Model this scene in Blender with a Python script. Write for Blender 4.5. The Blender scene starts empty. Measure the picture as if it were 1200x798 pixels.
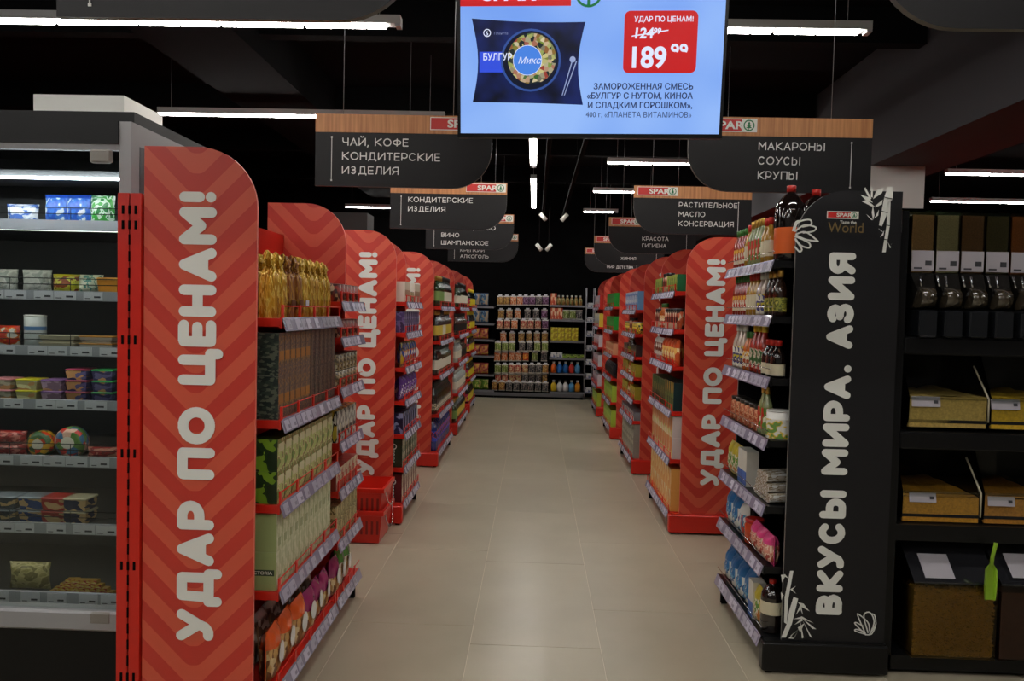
import bpy, bmesh, math, random
from mathutils import Vector, Matrix
random.seed(7)
PI = math.pi
SC = bpy.context.scene
COL = SC.collection

# ------------------------------------------------------------------ camera
F = 919.0
EYE = 1.55
ROLL = 0.0235
VPX, VPY = 627.0, 364.0
d_ = Vector(((VPX - 600) / F, -(VPY - 399) / F, -1.0))
dd = Matrix.Rotation(ROLL, 3, 'Z') @ d_
pitch = -math.atan(dd.y)
yaw = math.atan(dd.x / math.sqrt(1 + dd.y * dd.y))
CR = Matrix.Rotation(yaw, 3, 'Z') @ Matrix.Rotation(PI / 2 + pitch, 3, 'X') @ Matrix.Rotation(ROLL, 3, 'Z')
cam = bpy.data.cameras.new('camera')
cam.sensor_width = 36.0
cam.lens = F / 1200 * 36.0
cam.clip_start = 0.05
camo = bpy.data.objects.new('camera', cam)
camo.matrix_world = Matrix.Translation((0, 0, EYE)) @ CR.to_4x4()
COL.objects.link(camo)
SC.camera = camo

# ------------------------------------------------------------------ world, exposure
LAMP = 41.0          # radiance of the ceiling lamp lenses
w = bpy.data.worlds.new('world')
SC.world = w
w.use_nodes = True
w.node_tree.nodes['Background'].inputs[0].default_value = (0.9, 0.92, 1.0, 1)
w.node_tree.nodes['Background'].inputs[1].default_value = 0.012
SC.view_settings.view_transform = 'Standard'
SC.view_settings.look = 'None'
SC.view_settings.exposure = 0.0
SC.view_settings.gamma = 1.0
SC.view_settings.use_curve_mapping = False
try:
    SC.cycles.use_denoising = True
    SC.cycles.max_bounces = 6
    SC.cycles.diffuse_bounces = 3
    SC.cycles.glossy_bounces = 3
    SC.cycles.transparent_max_bounces = 12
    SC.cycles.sample_clamp_indirect = 3.0
    SC.cycles.caustics_reflective = False
    SC.cycles.caustics_refractive = False
except Exception:
    pass

# fixture table: (x0, x1, y0, y1, z) - transverse when y0 == y1, else along the aisle
LZ = 3.2
FIX = []
for y in (-1.5, 0.55, 2.6, 4.67, 6.9):
    FIX.append((-5.4 if y < 6 else -3.35, -0.86, y, y, LZ, 'left'))
FIX.append((-3.2, -1.2, 13.1, 13.1, LZ, 'left'))
for y in (-1.5, 0.55, 2.6, 4.67):
    FIX.append((0.36, 1.87, y, y, LZ, 'right'))
for y in (8.8, 10.9, 13.1):
    FIX.append((0.77, 2.6 if y < 13 else 1.3, y, y, LZ, 'right'))
for y in (0.55, 2.6, 4.67, 6.9, 9.08, 11.2):  # the nearer four are out of view, added to brighten the bulk bins
    FIX.append((4.62 if y < 10 else 5.5, 7.6, y, y, LZ, 'far right'))
for y0, y1 in ((-1.0, 1.2), (4.1, 6.2), (7.0, 9.1), (9.95, 12.7)):
    FIX.append((-0.06, -0.06, y0, y1, LZ, 'aisle'))

# ------------------------------------------------------------------ materials
def lin(c):
    return tuple(((x / 255) / 12.92 if x / 255 <= 0.04045 else ((x / 255 + 0.055) / 1.055) ** 2.4) for x in c)

_M = {}
def mat(name, rgb, rough=0.5, metal=0.0, noise=0.0, scale=30.0, spec=0.5, emit=None, strength=1.0, coat=0.0):
    if name in _M:
        return _M[name]
    m = bpy.data.materials.new(name)
    m.use_nodes = True
    nt = m.node_tree
    b = nt.nodes['Principled BSDF']
    c = lin(rgb) + (1,)
    b.inputs['Base Color'].default_value = c
    b.inputs['Roughness'].default_value = rough
    b.inputs['Metallic'].default_value = metal
    b.inputs['Specular IOR Level'].default_value = spec
    if coat:
        b.inputs['Coat Weight'].default_value = coat
    if emit:
        b.inputs['Emission Color'].default_value = lin(emit) + (1,)
        b.inputs['Emission Strength'].default_value = strength
    if noise:
        tc = nt.nodes.new('ShaderNodeTexCoord')
        n = nt.nodes.new('ShaderNodeTexNoise')
        n.inputs['Scale'].default_value = scale
        n.inputs['Detail'].default_value = 4
        nt.links.new(tc.outputs['Object'], n.inputs['Vector'])
        mx = nt.nodes.new('ShaderNodeMix')
        mx.data_type = 'RGBA'
        mx.inputs['A'].default_value = tuple(x * (1 - noise) for x in c[:3]) + (1,)
        mx.inputs['B'].default_value = tuple(min(1, x * (1 + noise)) for x in c[:3]) + (1,)
        nt.links.new(n.outputs['Fac'], mx.inputs['Factor'])
        nt.links.new(mx.outputs['Result'], b.inputs['Base Color'])
    _M[name] = m
    return m

def printed(name, cols, scale=3.0, rough=0.4, seed=0.0, stretch=(1, 1, 1), metal=0.0, bump=0.0, kind='noise'):
    """printed packaging: patches of the given colours over the pack"""
    if name in _M:
        return _M[name]
    m = bpy.data.materials.new(name)
    m.use_nodes = True
    nt = m.node_tree
    b = nt.nodes['Principled BSDF']
    b.inputs['Roughness'].default_value = rough
    b.inputs['Metallic'].default_value = metal
    tc = nt.nodes.new('ShaderNodeTexCoord')
    mp = nt.nodes.new('ShaderNodeMapping')
    mp.inputs['Location'].default_value = (seed * 3.1, seed * 1.7, seed * 2.3)
    mp.inputs['Scale'].default_value = stretch
    nt.links.new(tc.outputs['Generated'], mp.inputs['Vector'])
    if kind == 'noise':
        n = nt.nodes.new('ShaderNodeTexNoise')
        n.inputs['Detail'].default_value = 1.5
        out = n.outputs['Fac']
    else:
        n = nt.nodes.new('ShaderNodeTexVoronoi')
        n.inputs['Randomness'].default_value = 1.0
        sp = nt.nodes.new('ShaderNodeSeparateColor')
        nt.links.new(n.outputs['Color'], sp.inputs[0])
        out = sp.outputs[0]
    n.inputs['Scale'].default_value = scale
    nt.links.new(mp.outputs[0], n.inputs['Vector'])
    r = nt.nodes.new('ShaderNodeValToRGB')
    r.color_ramp.interpolation = 'CONSTANT'
    k = len(cols)
    els = r.color_ramp.elements
    while len(els) < k:
        els.new(0.5)
    for i, c in enumerate(cols):
        els[i].position = (0.0 if i == 0 else (0.36 + 0.28 * (i / k) if kind == 'noise' else i / k))
    for i, c in enumerate(cols):
        els[i].color = lin(c) + (1,)
    nt.links.new(out, r.inputs[0])
    nt.links.new(r.outputs[0], b.inputs['Base Color'])
    if bump:
        n2 = nt.nodes.new('ShaderNodeTexNoise')
        n2.inputs['Scale'].default_value = 9
        n2.inputs['Detail'].default_value = 2
        nt.links.new(tc.outputs['Generated'], n2.inputs['Vector'])
        bp = nt.nodes.new('ShaderNodeBump')
        bp.inputs['Strength'].default_value = bump
        bp.inputs['Distance'].default_value = 0.01
        nt.links.new(n2.outputs['Fac'], bp.inputs['Height'])
        nt.links.new(bp.outputs[0], b.inputs['Normal'])
    _M[name] = m
    return m

def clear(name, tint=(225, 232, 232), refl=1.0, rough=0.03):
    """thin clear plastic or window glass"""
    if name in _M:
        return _M[name]
    m = bpy.data.materials.new(name)
    m.use_nodes = True
    nt = m.node_tree
    nt.nodes.remove(nt.nodes['Principled BSDF'])
    t = nt.nodes.new('ShaderNodeBsdfTransparent')
    t.inputs[0].default_value = lin(tint) + (1,)
    g = nt.nodes.new('ShaderNodeBsdfGlossy')
    g.inputs['Roughness'].default_value = rough
    fr = nt.nodes.new('ShaderNodeFresnel')
    fr.inputs[0].default_value = 1.45
    mu = nt.nodes.new('ShaderNodeMath')
    mu.operation = 'MULTIPLY'
    mu.inputs[1].default_value = refl
    mx = nt.nodes.new('ShaderNodeMixShader')
    nt.links.new(fr.outputs[0], mu.inputs[0])
    nt.links.new(mu.outputs[0], mx.inputs[0])
    nt.links.new(t.outputs[0], mx.inputs[1])
    nt.links.new(g.outputs[0], mx.inputs[2])
    nt.links.new(mx.outputs[0], nt.nodes['Material Output'].inputs[0])
    _M[name] = m
    return m

def chevron(name, ca, cb, xc, period, slope, phase):
    m = bpy.data.materials.new(name)
    m.use_nodes = True
    nt = m.node_tree
    b = nt.nodes['Principled BSDF']
    b.inputs['Roughness'].default_value = 0.42
    tc = nt.nodes.new('ShaderNodeTexCoord')
    sp = nt.nodes.new('ShaderNodeSeparateXYZ')
    nt.links.new(tc.outputs['Object'], sp.inputs[0])
    def M(op, a, bb=None):
        n = nt.nodes.new('ShaderNodeMath')
        n.operation = op
        if op == 'SMOOTH_MAX': n.inputs[2].default_value = 0.02
        for i, v in enumerate((a, bb)):
            if v is None:
                continue
            if isinstance(v, (int, float)):
                n.inputs[i].default_value = v
            else:
                nt.links.new(v, n.inputs[i])
        return n.outputs[0]
    ax = M('ABSOLUTE', M('SUBTRACT', M('ABSOLUTE', sp.outputs[0]), xc))
    ax = M('SMOOTH_MAX', ax, 0.02)
    t = M('SUBTRACT', sp.outputs[2], M('MULTIPLY', ax, slope))
    fr = M('FRACT', M('DIVIDE', M('ADD', t, phase + 10 * period), period))
    s = M('GREATER_THAN', fr, 0.5)
    mx = nt.nodes.new('ShaderNodeMix')
    mx.data_type = 'RGBA'
    mx.inputs['A'].default_value = lin(ca) + (1,)
    mx.inputs['B'].default_value = lin(cb) + (1,)
    nt.links.new(s, mx.inputs['Factor'])
    nt.links.new(mx.outputs['Result'], b.inputs['Base Color'])
    return m

def wood(name):
    m = bpy.data.materials.new(name)
    m.use_nodes = True
    nt = m.node_tree
    b = nt.nodes['Principled BSDF']
    b.inputs['Roughness'].default_value = 0.5
    tc = nt.nodes.new('ShaderNodeTexCoord')
    mp = nt.nodes.new('ShaderNodeMapping')
    mp.inputs['Scale'].default_value = (60, 1, 3)
    n = nt.nodes.new('ShaderNodeTexNoise')
    n.inputs['Scale'].default_value = 1.2
    n.inputs['Detail'].default_value = 5
    r = nt.nodes.new('ShaderNodeValToRGB')
    r.color_ramp.elements[0].position = 0.3
    r.color_ramp.elements[0].color = lin((176, 112, 66)) + (1,)
    r.color_ramp.elements[1].position = 0.7
    r.color_ramp.elements[1].color = lin((214, 150, 96)) + (1,)
    nt.links.new(tc.outputs['Object'], mp.inputs[0])
    nt.links.new(mp.outputs[0], n.inputs[0])
    nt.links.new(n.outputs['Fac'], r.inputs[0])
    nt.links.new(r.outputs[0], b.inputs[0])
    return m

def lum(name, rgb, k=1.0, mottled=None):
    """a lit screen pixel colour"""
    if name in _M:
        return _M[name]
    m = bpy.data.materials.new(name)
    m.use_nodes = True
    nt = m.node_tree
    b = nt.nodes['Principled BSDF']
    b.inputs['Base Color'].default_value = (0.01, 0.01, 0.01, 1)
    b.inputs['Roughness'].default_value = 0.3
    b.inputs['Specular IOR Level'].default_value = 0.2
    b.inputs['Emission Color'].default_value = lin(rgb) + (1,)
    b.inputs['Emission Strength'].default_value = k
    if mottled:
        tc = nt.nodes.new('ShaderNodeTexCoord')
        n = nt.nodes.new('ShaderNodeTexVoronoi' if len(mottled) > 3 else 'ShaderNodeTexNoise')
        n.inputs['Scale'].default_value = mottled[0]
        r = nt.nodes.new('ShaderNodeValToRGB')
        cs = mottled[1:]
        while len(r.color_ramp.elements) < len(cs):
            r.color_ramp.elements.new(0.5)
        for i, c in enumerate(cs):
            r.color_ramp.elements[i].position = i / len(cs) if len(mottled) > 3 else 0.35 + 0.3 * i / max(1, len(cs) - 1)
            r.color_ramp.elements[i].color = lin(c) + (1,)
        nt.links.new(tc.outputs['Object'], n.inputs['Vector'])
        if len(mottled) > 3:
            sp = nt.nodes.new('ShaderNodeSeparateColor')
            nt.links.new(n.outputs['Color'], sp.inputs[0])
            nt.links.new(sp.outputs[0], r.inputs[0])
        else:
            nt.links.new(n.outputs['Fac'], r.inputs[0])
        nt.links.new(r.outputs[0], b.inputs['Emission Color'])
    _M[name] = m
    return m

RED = mat('red_steel', (205, 36, 22), 0.35, noise=0.04)
REDP = mat('red_plastic', (215, 40, 26), 0.3)
BLK = mat('black_steel', (14, 14, 16), 0.35, spec=.35)
BLKM = mat('matt_black', (7, 7, 8), 0.9, spec=.1)
DARK = mat('dark_print', (24, 22, 24), 0.5, spec=.3)
WHT = mat('white_paint', (225, 224, 218), 0.6)
GREY = mat('grey_steel', (150, 152, 154), 0.4, 0.3)
LGREY = mat('light_grey_plastic', (196, 194, 200), 0.35)
RAIL = mat('lilac_grey_price_rail', (150, 142, 165), 0.25, coat=0.4)
CARD = mat('price_card_paper', (226, 224, 232), 0.5)
CARD2 = mat('price_card_lilac', (196, 190, 208), 0.45)
INK2 = mat('faint_ink', (140, 134, 152), 0.6)
INK = mat('ink', (60, 60, 66), 0.6)
LET = mat('white_lettering', (232, 232, 226), 0.5)
RIM = mat('panel_edge', (240, 120, 105), 0.35)
STEEL = mat('chrome_wire', (200, 200, 205), 0.2, 1.0)
CLR = clear('clear_plastic')
CLRD = clear('bin_plastic', (240, 242, 240), 1.2, 0.06)
GLS = clear('door_glass', (240, 245, 243), 0.8, 0.01)
CHEV = chevron('red_chevron_print', (196, 56, 44), (212, 88, 64), 1.185, 0.139, 1.0, 0.0375)
WOOD = wood('oak_strip')

# ------------------------------------------------------------------ object helpers
def lk(o, parent=None):
    COL.objects.link(o)
    if parent is not None:
        o.parent = parent
        o.matrix_parent_inverse = parent.matrix_basis.inverted()
    return o

def tag(o, label=None, cat=None, group=None, kind=None):
    if label: o['label'] = label
    if cat: o['category'] = cat
    if group: o['group'] = group
    if kind: o['kind'] = kind
    return o

def empty(name, loc=(0, 0, 0), rz=0.0):
    o = bpy.data.objects.new(name, None)
    o.empty_display_size = 0.1
    o.matrix_basis = Matrix.Translation(loc) @ Matrix.Rotation(rz, 4, 'Z')
    COL.objects.link(o)
    return o

class MB:
    def __init__(self):
        self.v, self.f, self.m, self.s = [], [], [], []
        self.mats = []
    def mi(self, m):
        if m not in self.mats:
            self.mats.append(m)
        return self.mats.index(m)
    def face(self, pts, m, smooth=False):
        n = len(self.v)
        self.v += [tuple(p) for p in pts]
        self.f.append(tuple(range(n, n + len(pts))))
        self.m.append(self.mi(m)); self.s.append(smooth)
    def raw(self, vs, fs, m, smooth=False):
        n = len(self.v)
        self.v += [tuple(p) for p in vs]
        for f in fs:
            self.f.append(tuple(n + i for i in f)); self.m.append(self.mi(m)); self.s.append(smooth)
        return self
    def box(self, x0, x1, y0, y1, z0, z1, m, front=None, side=None):
        if x0 > x1: x0, x1 = x1, x0
        vs = [(x0, y0, z0), (x1, y0, z0), (x1, y1, z0), (x0, y1, z0), (x0, y0, z1), (x1, y0, z1), (x1, y1, z1), (x0, y1, z1)]
        n = len(self.v)
        self.v += vs
        for k, f in enumerate([(0, 1, 5, 4), (1, 2, 6, 5), (2, 3, 7, 6), (3, 0, 4, 7), (4, 5, 6, 7), (3, 2, 1, 0)]):
            self.f.append(tuple(n + i for i in f))
            mm = front if (k == 0 and front) else side if (k in (1, 3) and side) else m
            self.m.append(self.mi(mm)); self.s.append(False)
        return self
    def bbox(self, x0, x1, y0, y1, z0, z1, b, m):
        """box with chamfered edges (octagon in section both ways)"""
        if x0 > x1: x0, x1 = x1, x0
        rings = []
        for z, i in ((z0, b), (z0 + b, 0), (z1 - b, 0), (z1, b)):
            rings.append([(x0 + i + b, y0 + i, z), (x1 - i - b, y0 + i, z), (x1 - i, y0 + i + b, z), (x1 - i, y1 - i - b, z),
                          (x1 - i - b, y1 - i, z), (x0 + i + b, y1 - i, z), (x0 + i, y1 - i - b, z), (x0 + i, y0 + i + b, z)])
        self.loft(rings, m)
        return self
    def loft(self, rings, m, smooth=False, cap=True, closed=True):
        n = len(self.v)
        k = len(rings[0])
        for r in rings:
            self.v += [tuple(p) for p in r]
        for i in range(len(rings) - 1):
            for j in range(k if closed else k - 1):
                a = n + i * k + j; b2 = n + i * k + (j + 1) % k
                self.f.append((a, b2, b2 + k, a + k)); self.m.append(self.mi(m if not isinstance(m, (list, tuple)) else m[i])); self.s.append(smooth)
        if cap:
            m0 = m if not isinstance(m, (list, tuple)) else m[0]
            m1 = m if not isinstance(m, (list, tuple)) else m[-1]
            self.f.append(tuple(n + j for j in reversed(range(k)))); self.m.append(self.mi(m0)); self.s.append(False)
            e = n + (len(rings) - 1) * k
            self.f.append(tuple(e + j for j in range(k))); self.m.append(self.mi(m1)); self.s.append(False)
        return self
    def lathe(self, prof, m, seg=14, cx=0, cy=0, cap=True):
        rings = [[(cx + r * math.cos(2 * PI * j / seg), cy + r * math.sin(2 * PI * j / seg), z) for j in range(seg)] for r, z in prof]
        return self.loft(rings, m, True, cap)
    def tube(self, pts, r, m, seg=6):
        pts = [Vector(p) for p in pts]
        rings = []
        for i, p in enumerate(pts):
            t = (pts[min(i + 1, len(pts) - 1)] - pts[max(i - 1, 0)]).normalized()
            a = t.cross(Vector((0, 0, 1)))
            if a.length < 1e-3: a = t.cross(Vector((1, 0, 0)))
            a.normalize(); b2 = t.cross(a)
            rings.append([p + a * r * math.cos(2 * PI * j / seg) + b2 * r * math.sin(2 * PI * j / seg) for j in range(seg)])
        return self.loft(rings, m, True)
    def prism(self, poly, y0, y1, m, rim=None):
        """poly in (x, z); extruded from y0 (front) to y1"""
        a = sum(poly[i][0] * poly[(i + 1) % len(poly)][1] - poly[(i + 1) % len(poly)][0] * poly[i][1] for i in range(len(poly)))
        if a < 0: poly = poly[::-1]
        k = len(poly); n = len(self.v)
        self.v += [(x, y0, z) for x, z in poly] + [(x, y1, z) for x, z in poly]
        self.f.append(tuple(n + i for i in range(k))); self.m.append(self.mi(m)); self.s.append(False)
        self.f.append(tuple(n + k + i for i in reversed(range(k)))); self.m.append(self.mi(m)); self.s.append(False)
        for i in range(k):
            j = (i + 1) % k
            self.f.append((n + i, n + k + i, n + k + j, n + j)); self.m.append(self.mi(rim or m)); self.s.append(False)
        return self
    def mesh(self, name):
        me = bpy.data.meshes.new(name)
        me.from_pydata(self.v, [], self.f)
        for m in self.mats: me.materials.append(m)
        me.polygons.foreach_set('material_index', self.m)
        me.polygons.foreach_set('use_smooth', self.s)
        me.update()
        return me
    def build(self, name, parent=None, local=False):
        o = bpy.data.objects.new(name, self.mesh(name))
        COL.objects.link(o)
        if parent is not None:
            o.parent = parent
            if not local:
                inv = parent.matrix_basis.copy()
                if parent.parent: inv = parent.parent.matrix_basis @ parent.matrix_parent_inverse @ inv if False else inv
                o.matrix_parent_inverse = inv.inverted()
        return o

def copy_tree(o, parent=None):
    c = o.copy(); COL.objects.link(c)
    if parent is not None: c.parent = parent
    for ch in list(o.children): copy_tree(ch, c)
    return c

def proj_point(px, py, Y):
    """where the ray through a spot of the picture meets the plane at distance Y"""
    d = CR @ Vector(((px - 600) / F, -(py - 399) / F, -1.0))
    t = Y / d.y
    return d.x * t, EYE + d.z * t

# ---- stroke letters with round ends
R_ = 0.14
def arc(cx, cy, rx, ry, a0, a1, n=8):
    return [(cx + rx * math.cos(math.radians(a0 + (a1 - a0) * i / n)), cy + ry * math.sin(math.radians(a0 + (a1 - a0) * i / n))) for i in range(n + 1)]
def glyph(ch):
    r = R_; t = 1 - r
    if ch == 'У': w = .86; return w, [[(r, t), (w * .52, .40)], [(w - r, t), (w * .52, .40), (w * .42, .22), (w * .28, r), (w * .16, r)]]
    if ch == 'Д': w = 1.04; return w, [[(r, -.08), (r, r), (w - r, r), (w - r, -.08)], [(.26, r), (.3, t), (.8, t), (.8, r)]]
    if ch == 'А': w = .9; return w, [[(r, r), (w / 2, t), (w - r, r)], [(.27, .36), (w - .27, .36)]]
    if ch == 'Р': w = .78; return w, [[(r, r), (r, t)] + [(w * .5, t)] + arc(w * .5, .63, w * .5 - r + .02, t - .63, 90, -90, 8) + [(r, .40)]]
    if ch == 'П': w = .87; return w, [[(r, r), (r, t), (w - r, t), (w - r, r)]]
    if ch == 'О': w = 1.02; return w, [arc(w / 2, .5, w / 2 - r, .5 - r, 0, 360, 22)]
    if ch == 'Ц': w = .95; return w, [[(r, t), (r, r), (w - .1, r), (w - .1, -.06)], [(w - .27, t), (w - .27, r)]]
    if ch == 'Е': w = .72; return w, [[(w - r, t), (r, t), (r, r), (w - r, r)], [(r, .5), (w - r - .05, .5)]]
    if ch == 'Н': w = .86; return w, [[(r, r), (r, t)], [(w - r, r), (w - r, t)], [(r, .5), (w - r, .5)]]
    if ch == 'М': w = 1.0; return w, [[(r, r), (r, t), (w / 2, .42), (w - r, t), (w - r, r)]]
    if ch == '!': w = .36; return w, [[(w / 2, t), (w / 2, .46)], [(w / 2, r + .02), (w / 2, r + .021)]]
    if ch == 'В': w = .8; return w, [[(r, r), (r, t), (w * .45, t)] + arc(w * .45, .69, w * .5 - r, t - .69, 90, -90, 6) + [(r, .52)], [(w * .5, .52)] + arc(w * .5, .33, w * .5 - r, .33 - r, 90, -90, 6) + [(r, r)]]
    if ch == 'К': w = .85; return w, [[(r, r), (r, t)], [(w - r, t), (r + .1, .5), (w - r, r)]]
    if ch == 'С': w = .9; return w, [arc(w / 2, .5, w / 2 - r, .5 - r, 48, 312, 16)]
    if ch == 'Ы': w = 1.1; return w, [[(r, t), (r, r), (.45, r)] + arc(.45, .38, .2, .38 - r, -90, 90, 6) + [(r, .62)], [(w - r, r), (w - r, t)]]
    if ch == 'И': w = .9; return w, [[(r, t), (r, r), (w - r, t), (w - r, r)]]
    if ch == 'З': w = .78; return w, [arc(w * .44, .70, .22, t - .70, 150, -90, 8), arc(w * .44, .33, .25, .33 - r, 90, -150, 8), [(w * .44, .52), (w * .3, .52)]]
    if ch == 'Я': w = .82; return w, [[(w - r, r), (w - r, t), (w * .5, t)] + arc(w * .5, .66, w * .5 - r, t - .66, 90, 270, 6) + [(w - r, .46)], [(w * .42, .44), (r, r)]]
    if ch == '.': w = .34; return w, [[(w / 2, r), (w / 2, r + .001)]]
    if ch == 'Ч': w = .78; return w, [[(r, t), (r, .62), (r + .12, .42), (w - r, .42)], [(w - r, t), (w - r, r)]]
    if ch == 'Й': w = .9; return w, [[(r, t), (r, r), (w - r, t), (w - r, r)], arc(w / 2, 1.2, .16, .1, 180, 360, 6)]
    if ch == 'Ф': w = 1.05; return w, [arc(w / 2, .5, w / 2 - r, .27, 0, 360, 20), [(w / 2, r), (w / 2, t)]]
    if ch == 'Т': w = .76; return w, [[(r, t), (w - r, t)], [(w / 2, t), (w / 2, r)]]
    if ch == 'Л': w = .86; return w, [[(r, r), (r + .12, r + .04), (.28, t), (w - r, t), (w - r, r)]]
    if ch == 'Ш': w = 1.2; return w, [[(r, t), (r, r), (w - r, r), (w - r, t)], [(w / 2, t), (w / 2, r)]]
    if ch == 'Г': w = .64; return w, [[(r, r), (r, t), (w - r, t)]]
    if ch == 'Ь': w = .78; return w, [[(r, t), (r, r), (w * .5, r)] + arc(w * .5, .36, w * .5 - r, .36 - r, -90, 90, 8) + [(r, .58)]]
    if ch == 'Х': w = .82; return w, [[(r, t), (w - r, r)], [(r, r), (w - r, t)]]
    if ch == ',': w = .2; return w, [[(w / 2 + .02, .06), (w / 2 - .04, -.12)]]
    return .42, []

def sign_text(s, cap, m, x, y, z, parent, k=1.0):
    global R_
    old, R_ = R_, .068
    mb = MB(); u = 0.0
    for ch in s:
        wd, lines = glyph(ch)
        for L in lines:
            ribbon(mb, L, R_, m, lambda a, b: (x + (u + a) * cap * k, y, z + b * cap))
        u += wd + .17
    R_ = old
    return mb.build('lettering', parent)

def ribbon(mb, line, r, m, put):
    def lift(pts):
        _K[0] = (_K[0] + 1) % 60
        return [(p[0], p[1] - _K[0] * 6e-5, p[2]) for p in pts]
    def disc(p):
        mb.face(lift([put(p[0] + r * math.cos(2 * PI * i / 14), p[1] + r * math.sin(2 * PI * i / 14)) for i in range(14)]), m)
    for i in range(len(line) - 1):
        a = Vector(line[i]); b2 = Vector(line[i + 1])
        t = (b2 - a)
        if t.length < 1e-6: continue
        t.normalize(); n = Vector((-t.y, t.x)) * r
        mb.face(lift([put(*(a - n)), put(*(b2 - n)), put(*(b2 + n)), put(*(a + n))]), m)
    for i, p in enumerate(line):
        if i in (0, len(line) - 1) or len(line) < 5 or True:
            disc(p)

_K = [0]
def tall_text(s, x_base, z0, z1, y, m=LET, sx=1.0, cap=.133):
    """text that reads upwards; baseline at x_base, letter tops towards -x"""
    gl = [glyph(c) for c in s]
    gap = .09
    total = sum(g[0] for g in gl) + gap * (len(gl) - 1)
    k = (z1 - z0) / total
    mb = MB(); u = 0.0
    for wd, lines in gl:
        for L in lines:
            ribbon(mb, [(u + p[0], p[1]) for p in L], R_, m, lambda a, b: (x_base - b * cap, y, z0 + a * k))
        u += wd + gap
    return mb

_T = {}
def text_mesh(s, size, m, bold=0.0, align='LEFT', shear=0.0):
    key = (s, size, m.name, bold, align, shear)
    if key in _T: return _T[key]
    cu = bpy.data.curves.new('lettering', 'FONT')
    cu.body = s; cu.size = size; cu.offset = bold * size; cu.align_x = align; cu.shear = shear
    cu.resolution_u = 5
    cu.space_line = 1.0
    o = bpy.data.objects.new('lettering', cu)
    me = bpy.data.meshes.new_from_object(o)
    bpy.data.objects.remove(o)
    me.materials.clear(); me.materials.append(m)
    _T[key] = me
    return me

def text(s, size, m, loc, parent=None, rot=None, bold=0.0, align='LEFT', local=False, shear=0.0, name='lettering', sx=1.0):
    """flat lettering that faces -y (rot adds a turn)"""
    o = bpy.data.objects.new(name, text_mesh(s, size, m, bold, align, shear))
    R = Matrix.Translation(loc) @ (rot.to_4x4() if rot else Matrix.Identity(4)) @ Matrix.Rotation(PI / 2, 4, 'X') @ Matrix.Diagonal((sx, 1, 1, 1))
    o.matrix_basis = R
    COL.objects.link(o)
    if parent is not None:
        o.parent = parent
        if not local: o.matrix_parent_inverse = parent.matrix_basis.inverted()
    return o

ORD = ['first', 'second', 'third', 'fourth', 'fifth', 'sixth', 'seventh', 'eighth', 'ninth', 'tenth', 'eleventh', 'twelfth', 'thirteenth', 'fourteenth', 'fifteenth', 'sixteenth', 'seventeenth', 'eighteenth', 'nineteenth', 'twentieth'] + ['twenty-' + q for q in ('first', 'second', 'third', 'fourth', 'fifth', 'sixth', 'seventh', 'eighth', 'ninth')] + ['thirtieth'] + ['thirty-' + q for q in ('first', 'second', 'third', 'fourth', 'fifth')]

# ------------------------------------------------------------------ the building
def structure(mb, name):
    return tag(mb.build(name), kind='structure')
CEIL = 3.75
structure(MB().box(-8.2, 8.2, 14.3, 14.5, 0, CEIL, BLKM), 'wall_back')
structure(MB().box(-8.4, -8.2, -3, 14.5, 0, CEIL, BLKM), 'wall_left')
structure(MB().box(8.2, 8.4, -3, 14.5, 0, CEIL, BLKM), 'wall_right')
structure(MB().box(-8.2, 8.2, -3.2, -3, 0, CEIL, mat('grey_wall', (90, 90, 92), 0.8)), 'wall_front')
ce = structure(MB().box(-8.4, 8.4, -3.2, 14.5, CEIL, CEIL + .15, BLKM), 'ceiling')
# floor: slabs 0.605 x 1.2, staggered, on a darker grout bed
def tile_mat(name):
    m = bpy.data.materials.new(name); m.use_nodes = True
    nt = m.node_tree; b = nt.nodes['Principled BSDF']
    b.inputs['Roughness'].default_value = 0.33
    tc = nt.nodes.new('ShaderNodeTexCoord')
    n = nt.nodes.new('ShaderNodeTexNoise'); n.inputs['Scale'].default_value = 2.2; n.inputs['Detail'].default_value = 6
    oi = nt.nodes.new('ShaderNodeObjectInfo')
    ge = nt.nodes.new('ShaderNodeNewGeometry')
    nt.links.new(ge.outputs['Position'], n.inputs['Vector'])
    r = nt.nodes.new('ShaderNodeValToRGB')
    r.color_ramp.elements[0].position = .3; r.color_ramp.elements[0].color = lin((166, 156, 134)) + (1,)
    r.color_ramp.elements[1].position = .7; r.color_ramp.elements[1].color = lin((177, 167, 145)) + (1,)
    nt.links.new(n.outputs['Fac'], r.inputs[0])
    hs = nt.nodes.new('ShaderNodeHueSaturation')
    mr = nt.nodes.new('ShaderNodeMapRange'); mr.inputs[3].default_value = .95; mr.inputs[4].default_value = 1.05
    nt.links.new(oi.outputs['Random'], mr.inputs[0]); nt.links.new(mr.outputs[0], hs.inputs['Value'])
    nt.links.new(r.outputs[0], hs.inputs['Color']); nt.links.new(hs.outputs[0], b.inputs['Base Color'])
    n2 = nt.nodes.new('ShaderNodeTexNoise'); n2.inputs['Scale'].default_value = 3
    nt.links.new(ge.outputs['Position'], n2.inputs['Vector'])
    m2 = nt.nodes.new('ShaderNodeMapRange'); m2.inputs[3].default_value = .285; m2.inputs[4].default_value = .33
    nt.links.new(n2.outputs['Fac'], m2.inputs[0]); nt.links.new(m2.outputs[0], b.inputs['Roughness'])
    return m
TILE = tile_mat('beige_porcelain')
flo = structure(MB().box(-8.4, 8.4, -3.2, 14.5, -.12, -.0014, mat('grout', (222, 210, 190), .8)), 'floor')
TW, TL, G = .605, 1.2, .0012
tm = MB()
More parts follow.
